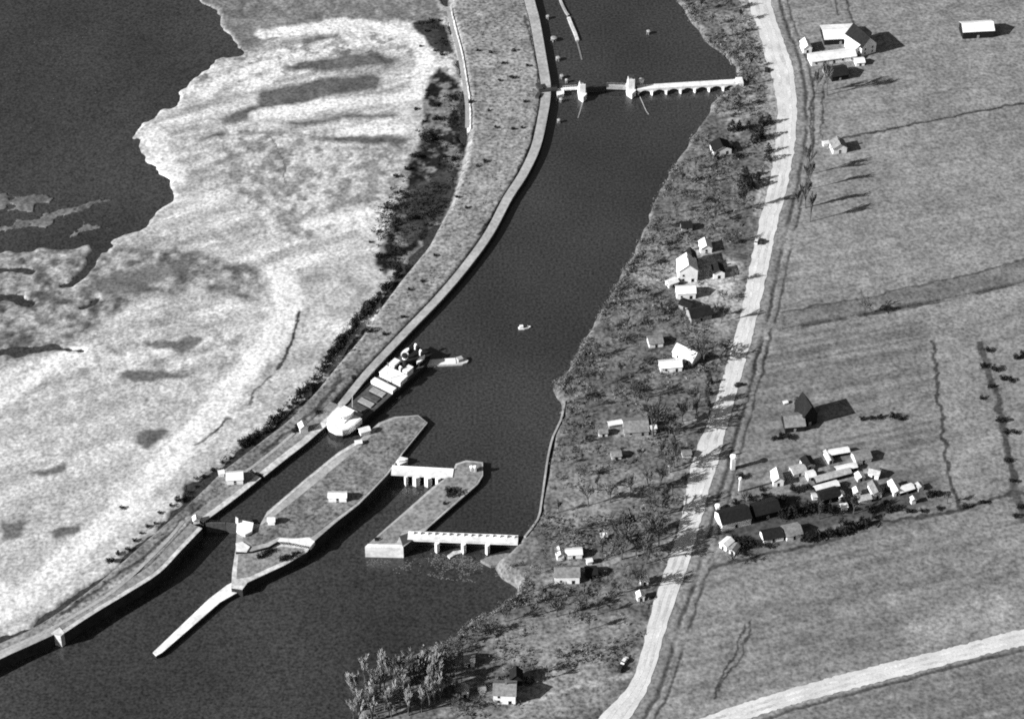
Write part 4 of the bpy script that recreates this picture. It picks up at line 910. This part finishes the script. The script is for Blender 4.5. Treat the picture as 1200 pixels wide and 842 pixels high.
# marked trees
plant(B_, 766, 511, 15, G1, label="tallest bare forked tree, trunk rising beside the slim white upright shed", v=0)
plant(B_, 824, 424, 11, G1, label="round bare tree right of the white house with the bent steep roof", v=2, wf=1.15)
for px, py, hh in ((872, 244, 10), (866, 247, 7), (845, 378, 8), (838, 372, 7), (735, 630, 12), (722, 634, 10), (728, 655, 13), (745, 652, 11), (705, 655, 10), (760, 636, 9), (690, 592, 9), (715, 588, 9), (738, 582, 10), (760, 576, 10), (700, 572, 7), (775, 568, 8), (785, 553, 10), (800, 494, 9), (815, 490, 9), (785, 508, 9), (795, 512, 7), (750, 540, 7), (775, 535, 7), (680, 712, 8), (652, 722, 8), (700, 720, 7), (662, 700, 7), (735, 690, 8), (720, 697, 7), (690, 737, 7), (860, 330, 6), (848, 352, 6), (828, 255, 7), (838, 262, 7), (862, 285, 6), (850, 288, 5), (740, 430, 7), (728, 442, 7), (705, 452, 7), (745, 470, 9), (725, 465, 7), (690, 478, 6), (668, 470, 7), (677, 442, 6), (700, 418, 6), (718, 402, 6), (735, 385, 6), (710, 385, 5), (760, 372, 6), (748, 350, 6), (775, 365, 5), (735, 345, 5), (755, 312, 6), (765, 290, 6), (785, 300, 5), (772, 268, 6), (790, 250, 6), (785, 230, 6), (800, 215, 6), (812, 240, 6), (815, 200, 6), (830, 215, 5), (838, 140, 6), (852, 128, 6), (862, 112, 5), (868, 125, 6), (878, 100, 6), (852, 62, 6), (862, 72, 6), (872, 60, 6), (845, 45, 6), (835, 30, 6), (858, 40, 6), (868, 25, 7), (822, 12, 6), (880, 80, 6), (853, 12, 7), (790, 548, 12), (779, 600, 11), (766, 606, 11), (772, 640, 12), (757, 660, 11), (748, 690, 9), (812, 478, 10), (672, 520, 6), (660, 545, 5), (680, 560, 6), (700, 535, 6), (655, 600, 6), (668, 622, 6), (640, 655, 6), (630, 672, 6), (618, 695, 7), (608, 712, 7), (636, 703, 7), (592, 728, 7), (560, 745, 7), (575, 742, 6), (625, 722, 6), (530, 765, 7), (540, 756, 6), (548, 745, 6), (515, 800, 8), (525, 810, 7), (505, 815, 8), (655, 770, 5), (700, 765, 5), (640, 795, 6), (625, 790, 7), (535, 790, 6), (520, 785, 7), (515, 772, 7), (500, 780, 8), (560, 830, 6), (535, 832, 7)):
    plant(B_, px, py, hh, G1)
for px, py, hh in ((858, 153, 7), (866, 152, 6), (884, 166, 8), (892, 162, 8), (899, 188, 7), (862, 185, 6), (857, 176, 6), (840, 186, 4.5), (870, 221, 9), (879, 221, 8), (888, 212, 6), (874, 208, 7), (901, 145, 6), (893, 146, 6), (877, 152, 6), (833, 449, 4), (832, 462, 4), (831, 476, 4), (900, 178, 6), (620, 800, 6)):
    plant(E_, px, py, hh, G2)
for px, py, hh in ((945, 205, 11), (948, 222, 11), (944, 244, 11), (949, 260, 11), (969, 112, 13), (956, 110, 9), (935, 245, 8), (1013, 368, 8), (860, 660, 7), (872, 590, 7), (960, 608, 8), (1000, 602, 8), (985, 620, 7), (1110, 590, 6)):
    plant(B_, px, py, hh*(1.2 if py < 270 else 1), G5, v=1 if py < 270 else None, wf=.6 if py < 270 else 1)
for px, py, hh in ((915, 512, 2.8), (907, 515, 2.4), (924, 514, 2.8), (934, 470, 2.2), (1010, 492, 2.2), (1021, 491, 2), (1031, 490, 2.2), (1045, 489, 2.6), (1054, 491, 2.4), (1157, 412, 2.6), (1152, 430, 2.4), (1165, 434, 3), (1175, 445, 2.6), (1184, 447, 2.6), (1160, 454, 2.2), (1190, 420, 2.8), (1198, 417, 2.8), (1150, 467, 2), (1172, 494, 3), (1178, 507, 2.4), (1190, 508, 2.2), (1180, 540, 2.4), (1186, 565, 2.4), (1040, 600, 2.4), (1065, 600, 2.4), (1080, 600, 2.2), (1150, 590, 2.4), (1130, 594, 2.4), (1100, 597, 2), (900, 640, 2.4), (950, 634, 2.6), (965, 628, 2.6), (990, 615, 2.6), (1010, 610, 2.6), (1025, 606, 2.4), (870, 650, 2.4), (860, 590, 2.6), (878, 585, 2.4), (896, 582, 2.4), (893, 574, 2.2), (918, 606, 4.5), (926, 602, 5), (934, 603, 4.2), (942, 600, 4.6), (950, 597, 4.4), (956, 599, 4), (990, 588, 4), (1000, 589, 3.6), (905, 590, 4), (915, 588, 4.5), (890, 594, 4), (962, 597, 4), (975, 600, 3.6), (1020, 600, 3.5), (1045, 598, 3.5), (880, 640, 4), (945, 634, 4), (958, 630, 4), (972, 628, 4.2), (985, 624, 4), (998, 620, 4.2), (1012, 616, 4), (868, 560, 3), (930, 575, 3.4), (945, 573, 3.2), (870, 640, 4.2), (862, 635, 4), (1090, 582, 3.5), (1098, 580, 3), (1040, 575, 2.4), (1038, 590, 2.2), (1195, 595, 2.4), (1190, 605, 2.2)):
    plant(U_, px, py, hh, G6)
hl = densify(PL([(466, 310), (464, 326), (441, 350), (421, 374), (402, 400), (382, 426), (369, 446), (353, 462), (336, 480), (320, 496), (301, 511), (285, 522), (268, 536), (254, 548), (235, 563), (214, 582), (190, 602), (170, 621), (150, 640), (128, 658)], ZS+.5), .5)
d = 0; nxt = 0; i = 0; TOT = sum((b-a).length for a, b in zip(hl[:-1], hl[1:]))
def unproj(p):
    v = Vector((p[0], p[1], p[2]))-Vector((0, CAMY, CZ)); zc = v.y*cp-v.z*sp; yc = v.y*sp+v.z*cp
    return 600+FPX*v.x/zc, 421-FPX*yc/zc
for a, b in zip(hl[:-1], hl[1:]):
    d += (b-a).length
    if d >= nxt:
        f = d/TOT; sz = (3.6 if f < .35 else 3.2 if f < .62 else 2.0)*rnd.choice([.6, .8, .9, 1, 1.1, 1.35])
        j = Vector((rnd.uniform(-1, 1), rnd.uniform(-1, 1), 0))*1.1; q = a+j; q.z = ground_z(q.x, q.y); px, py = unproj(q)
        plant(U_, px, py, sz, G3, z=q.z); nxt = d+(2.5 if f < .35 else 3.6 if f < .62 else 4.6)*rnd.uniform(.8, 1.3)
G7 = "small shrubs dotted over the canal embankment"
for px, py, hh in ((575, 62, 1.6), (590, 75, 1.8), (602, 60, 1.8), (585, 95, 1.4), (600, 92, 2.2), (581, 150, 1.6), (601, 152, 1.6), (560, 195, 1.6), (568, 190, 2), (535, 232, 1.8), (546, 244, 1.6), (450, 392, 1.8), (472, 372, 1.6), (432, 388, 2.8), (618, 78, 1.8), (572, 130, 1.4), (615, 120, 1.6), (560, 60, 1.4), (545, 128, 2), (612, 150, 1.4), (480, 340, 1.6), (495, 330, 1.6), (510, 300, 1.6), (350, 512, 2.8), (345, 506, 2), (372, 490, 2.2), (415, 445, 2)):
    plant(U_, px, py, hh, G7)
G8 = "shrubs on the island and the dividing pier"
for px, py, hh in ((303, 653, 2.2), (310, 650, 2.4), (317, 646, 2.2), (331, 656, 2.6), (338, 654, 2.6), (345, 650, 2.0), (350, 648, 1.4)): plant(U_, px, py, hh, G8, z=ZY+.05)
plant(U_, 529, 578, 3.6, G8, z=ZD+.05, wf=1.3); plant(U_, 521, 590, 1.4, G8, z=ZD+.05); plant(U_, 441, 632, 1.6, G8, z=ZD+.05)
G9 = "dark shrubs in the overgrown hollow"
for px, py in [(a+rnd.uniform(-9, 9), b+rnd.uniform(-7, 7)) for a, b in ((500, 55), (512, 50), (520, 60), (508, 64), (499, 100), (503, 118), (496, 135), (496, 150), (490, 165), (484, 180), (478, 195), (470, 208), (465, 225), (459, 240), (455, 255), (447, 268), (440, 282), (436, 300), (447, 310), (455, 300), (462, 285), (480, 262), (520, 140), (530, 155), (525, 180), (512, 190), (508, 160), (543, 125), (505, 34), (522, 30))]:
    plant(U_, px, py, rnd.choice([1, 1.3, 1.7, 2.2, 3.2]), G9, z=None)
p = plant(U_, 143, 596, 1.8, "lone shrub on the sand", label="lone dark shrub standing on the pale sand at the lower left")
for k in range(62):
    px = 411+rnd.uniform(0, 108); py = 796+rnd.uniform(0, 52)-(px-413)*.1
    plant(L_, px, py, rnd.uniform(8, 11.5), G4, z=max(ground_z(*P(px, py, ZW+1).xy), ZW+.4))
# labels: each plant is named by its neighbours
MARKS = [("the arch bridge", 805, 98), ("the larger gate tower", 739, 100), ("the top right farmyard", 985, 60), ("the lone white field cottage", 984, 172), ("the dark flat hut", 805, 266), ("the large white two-storey house", 806, 322), ("the bent-roofed white house", 800, 420),
         ("the cottage by the forked tree", 745, 505), ("the long low white house", 665, 678), ("the lower roadside hut", 751, 700), ("the square white-fronted bottom house", 591, 812), ("the long dam", 560, 635), ("the tall dark barn", 945, 490), ("the yard's bright cottage", 912, 562), ("the yard's right-hand group", 1060, 574),
         ("the shed facing the highway", 850, 612), ("the lock house", 275, 560), ("the steamer's bow", 392, 497), ("the steamer's stern", 487, 415), ("the sand's dark upper patch", 350, 115), ("the short dam", 495, 553), ("the gate machinery block", 287, 615), ("the upper crossing's left end", 632, 104), ("the evergreen cottage", 846, 175), ("the island's lower yard", 320, 655), ("the field ditch's right end", 1180, 335), ("the guide pier's tip", 182, 766), ("the pier's white end", 450, 645), ("the embankment path", 545, 90), ("the rowing boat", 614, 384), ("the pale shed above the dam", 722, 537), ("the pale highway-edge shed", 805, 535), ("the cars by the lane", 730, 780), ("the pale lower shore shed", 550, 776), ("the white roadside car", 886, 282), ("the right bank wall", 652, 500), ("the white bungalow", 804, 345), ("the narrow white-roofed shed", 722, 500), ("the tall white pillar", 858, 545), ("the white-roofed shore shed", 672, 650), ("the grove's upper left corner", 420, 790), ("the grove's right end", 515, 800), ("the right end of the foam", 600, 690), ("the yard's lower edge", 930, 632), ("the bend in the embankment wall", 640, 130), ("the hollow's dark pool of scrub", 500, 240)]
HM = [("the hedge's upper end", 466, 310), ("the steamer's stern", 448, 345), ("the sand's dark runnel", 412, 385), ("the steamer's bow", 375, 438), ("the hut by the steamer", 335, 480), ("the lock house", 268, 536), ("the watch hut", 214, 582), ("the hedge's lower end", 128, 658)]
ORD = "nearest,second nearest,third nearest,fourth nearest,fifth nearest,sixth nearest,seventh nearest,eighth nearest,ninth nearest,tenth nearest,eleventh nearest,twelfth nearest,thirteenth nearest,fourteenth nearest,fifteenth nearest,sixteenth nearest,seventeenth nearest,eighteenth nearest".split(",")
SAY = {'bare': "bare grey tree", 'pale': "pale bare grove tree", 'ever': "dark evergreen", 'bush': "dark shrub"}
buckets = {}
for t, kind, px, py, hh, lab in TREES:
    if lab: t["label"] = lab; continue
    hedge = t["group"] == G3
    best = min(HM if hedge else MARKS, key=lambda m: (m[1]-px)**2+(m[2]-py)**2); dx, dy = px-best[1], py-best[2]
    if abs(dx) > abs(dy) and not hedge: w = "right of" if dx > 0 else "left of"
    else: w = "below" if dy > 0 else "above"
    buckets.setdefault(("dark hedge shrub" if hedge else SAY[kind], w, best[0]), []).append((dx*dx+dy*dy, t))
for (k, w, m), l in buckets.items():
    l.sort(key=lambda q: q[0])
    for i, (_, t) in enumerate(l): t["label"] = f"{k} {w} {m}" + (f", {ORD[min(i, len(ORD)-1)]} of {len(l)}" if len(l) > 1 else "")

# uncountable brush along the right bank
CLEAR = [PL(q) for q in ([(816, 285), (874, 285), (868, 395), (836, 400), (822, 345)], [(795, 300), (818, 300), (818, 355), (790, 352)], [(600, 748), (735, 722), (730, 745), (620, 765)], [(610, 800), (690, 775), (735, 798), (690, 842), (612, 842)], [(560, 652), (612, 648), (606, 660), (580, 666)], [(725, 498), (765, 498), (765, 514), (725, 514)], [(650, 668), (700, 660), (790, 626), (792, 634), (702, 672), (652, 688)], [(655, 575), (760, 566), (750, 590), (660, 600)], [(780, 450), (830, 440), (820, 480), (780, 475)])]
def scatter(name, polys, n, m, size, hgt, seed, z=ZL, cl=9):
    r = random.Random(seed); mb = MB(); V = []; F = []
    for poly in polys:
        w = PL(poly, z); xs = [p.x for p in w]; ys = [p.y for p in w]; area = (max(xs)-min(xs))*(max(ys)-min(ys)); k = 0; tries = 0
        N = int(n*area/1000)
        while tries < N:
            tries += 1; x, y = r.uniform(min(xs), max(xs)), r.uniform(min(ys), max(ys))
            if not pip(np.array([x]), np.array([y]), w)[0]: continue
            if any(pip(np.array([x]), np.array([y]), q)[0] for q in CLEAR): continue
            if fbm(np.array([x]), np.array([y]), 14, 3, 77)[0] < r.uniform(.38, .58): continue
            gz = ground_z(x, y)
            if gz < (ZU-.2 if z > 0 else ZW-.1): continue
            hh = hgt*r.uniform(.5, 1.4)
            for _ in range(cl):
                b = Vector((x+r.uniform(-1, 1)*hh*.55, y+r.uniform(-1, 1)*hh*.55, gz+hh*r.random())); a = rvec(r)*size; c = rvec(r)*size*.6
                i = len(V); V += [tuple(b-a), tuple(b+c), tuple(b+a), tuple(b-c)]; F.append((i, i+1, i+2, i+3))
    mb.v, mb.f = V, F
    o = mb.build(name, M[m]); tag(o, kind="stuff"); return o
BK = [[(785, 0), (870, 0), (890, 60), (898, 130), (850, 130), (862, 92), (830, 55)], [(850, 115), (905, 140), (895, 210), (870, 260), (760, 260), (805, 170)], [(755, 262), (870, 262), (860, 380), (700, 375)], [(700, 372), (860, 380), (835, 470), (650, 470), (668, 428)], [(655, 470), (830, 475), (800, 580), (640, 560)], [(638, 560), (795, 580), (780, 660), (610, 640)], [(600, 655), (780, 655), (750, 745), (560, 745), (612, 690)], [(500, 765), (600, 735), (740, 745), (725, 800), (560, 842), (430, 842)]]
tag(scatter("brush", BK, 125, 'brush', .7, 2.0, 1), "low brown brush covering the right bank between canal and highway", "brush")
tag(scatter("dry_weeds", BK, 75, 'straw', .5, 1.3, 2), "pale dry weeds and saplings scattered through the right bank brush", "weeds")
tag(scatter("reeds", [[(405, 775), (480, 765), (520, 760), (520, 842), (400, 842)]], 60, 'straw', .5, 2.2, 3, ZW+1), "pale reeds and saplings under the grove at the bottom edge", "reeds")
tag(scatter("weeds", [[(540, 30), (612, 0), (640, 100), (610, 200), (520, 320), (400, 440), (300, 540), (200, 620), (60, 730), (60, 715), (222, 582), (333, 490), (447, 352), (527, 235), (550, 150)]], 40, 'brush', .4, .7, 4), "low dark weeds scattered over the canal embankment", "weeds")
tag(scatter("undergrowth", [[(498, 95), (546, 110), (549, 160), (527, 235), (505, 275), (455, 318), (440, 300), (462, 235), (492, 170)], [(482, 26), (515, 22), (531, 62), (495, 45)], [(440, 250), (480, 180), (500, 95), (510, 90), (490, 200), (450, 300), (432, 300)]], 330, 'shrub', .6, 1.7, 5, ZS), "dark undergrowth filling the hollow between the sand and the embankment", "undergrowth")
SHB = []
for k in range(len(SHORE_U)-1):
    (a, b), (c, d2) = SHORE_U[k], SHORE_U[k+1]; SHB.append([(a-4, b), (a+14, b), (c+14, d2), (c-4, d2)])
for k in range(len(SHORE_L)-1):
    (a, b), (c, d2) = SHORE_L[k], SHORE_L[k+1]; SHB.append([(a-5, b-9), (a+9, b+7), (c+9, d2+7), (c-5, d2-9)])
SHB = [q for q in SHB if not (q[0][0] > 605 and 455 < q[0][1] < 640)]
tag(scatter("bank_brush", SHB, 420, 'straw', .5, 1.5, 6, cl=8), "ragged pale brush overhanging the right bank's waterline", "brush")
tag(scatter("bank_thicket", SHB, 300, 'brush', .6, 1.9, 7, cl=8), "ragged dark thicket overhanging the right bank's waterline", "brush")
hp = [unproj(p) for p in hl[::3]]
tag(scatter("hedge_undergrowth", [[(a[0]-6, a[1]-4), (a[0]+4, a[1]+5), (b[0]+4, b[1]+5), (b[0]-6, b[1]-4)] for a, b in zip(hp[:int(len(hp)*.75):2], hp[2::2])], 600, 'shrub', .5, 1.6, 8, ZS, cl=8), "dark undergrowth filling the gaps of the hedge below the embankment", "undergrowth")
r = random.Random(9); mb = MB()
for poly, n in (([(60, 30), (170, 35), (150, 120), (0, 170), (0, 40)], 10), ([(430, 655), (475, 655), (520, 652), (570, 660), (600, 672), (560, 682), (480, 675), (430, 664)], 260), ([(505, 648), (600, 655), (600, 668), (520, 664)], 260), ([(475, 566), (520, 568), (500, 582), (460, 576)], 60)):
    w = PL(poly, ZW); xs = [p.x for p in w]; ys = [p.y for p in w]
    for _ in range(n*4):
        x, y = r.uniform(min(xs), max(xs)), r.uniform(min(ys), max(ys))
        if not pip(np.array([x]), np.array([y]), w)[0] or fbm(np.array([x]), np.array([y]), 5, 3, 88)[0] < r.uniform(.42, .62): continue
        q = [(x+math.cos(a)*r.uniform(.15, .5), y+math.sin(a)*r.uniform(.12, .4), ZW+.03) for a in (0, 1.2, 2.4, 3.6, 4.8)]; mb.add(q, [(0, 1, 2, 3, 4)])
tag(mb.build("foam", M['foam']), "flecks of pale foam on the water below the dams", "foam", kind="stuff")
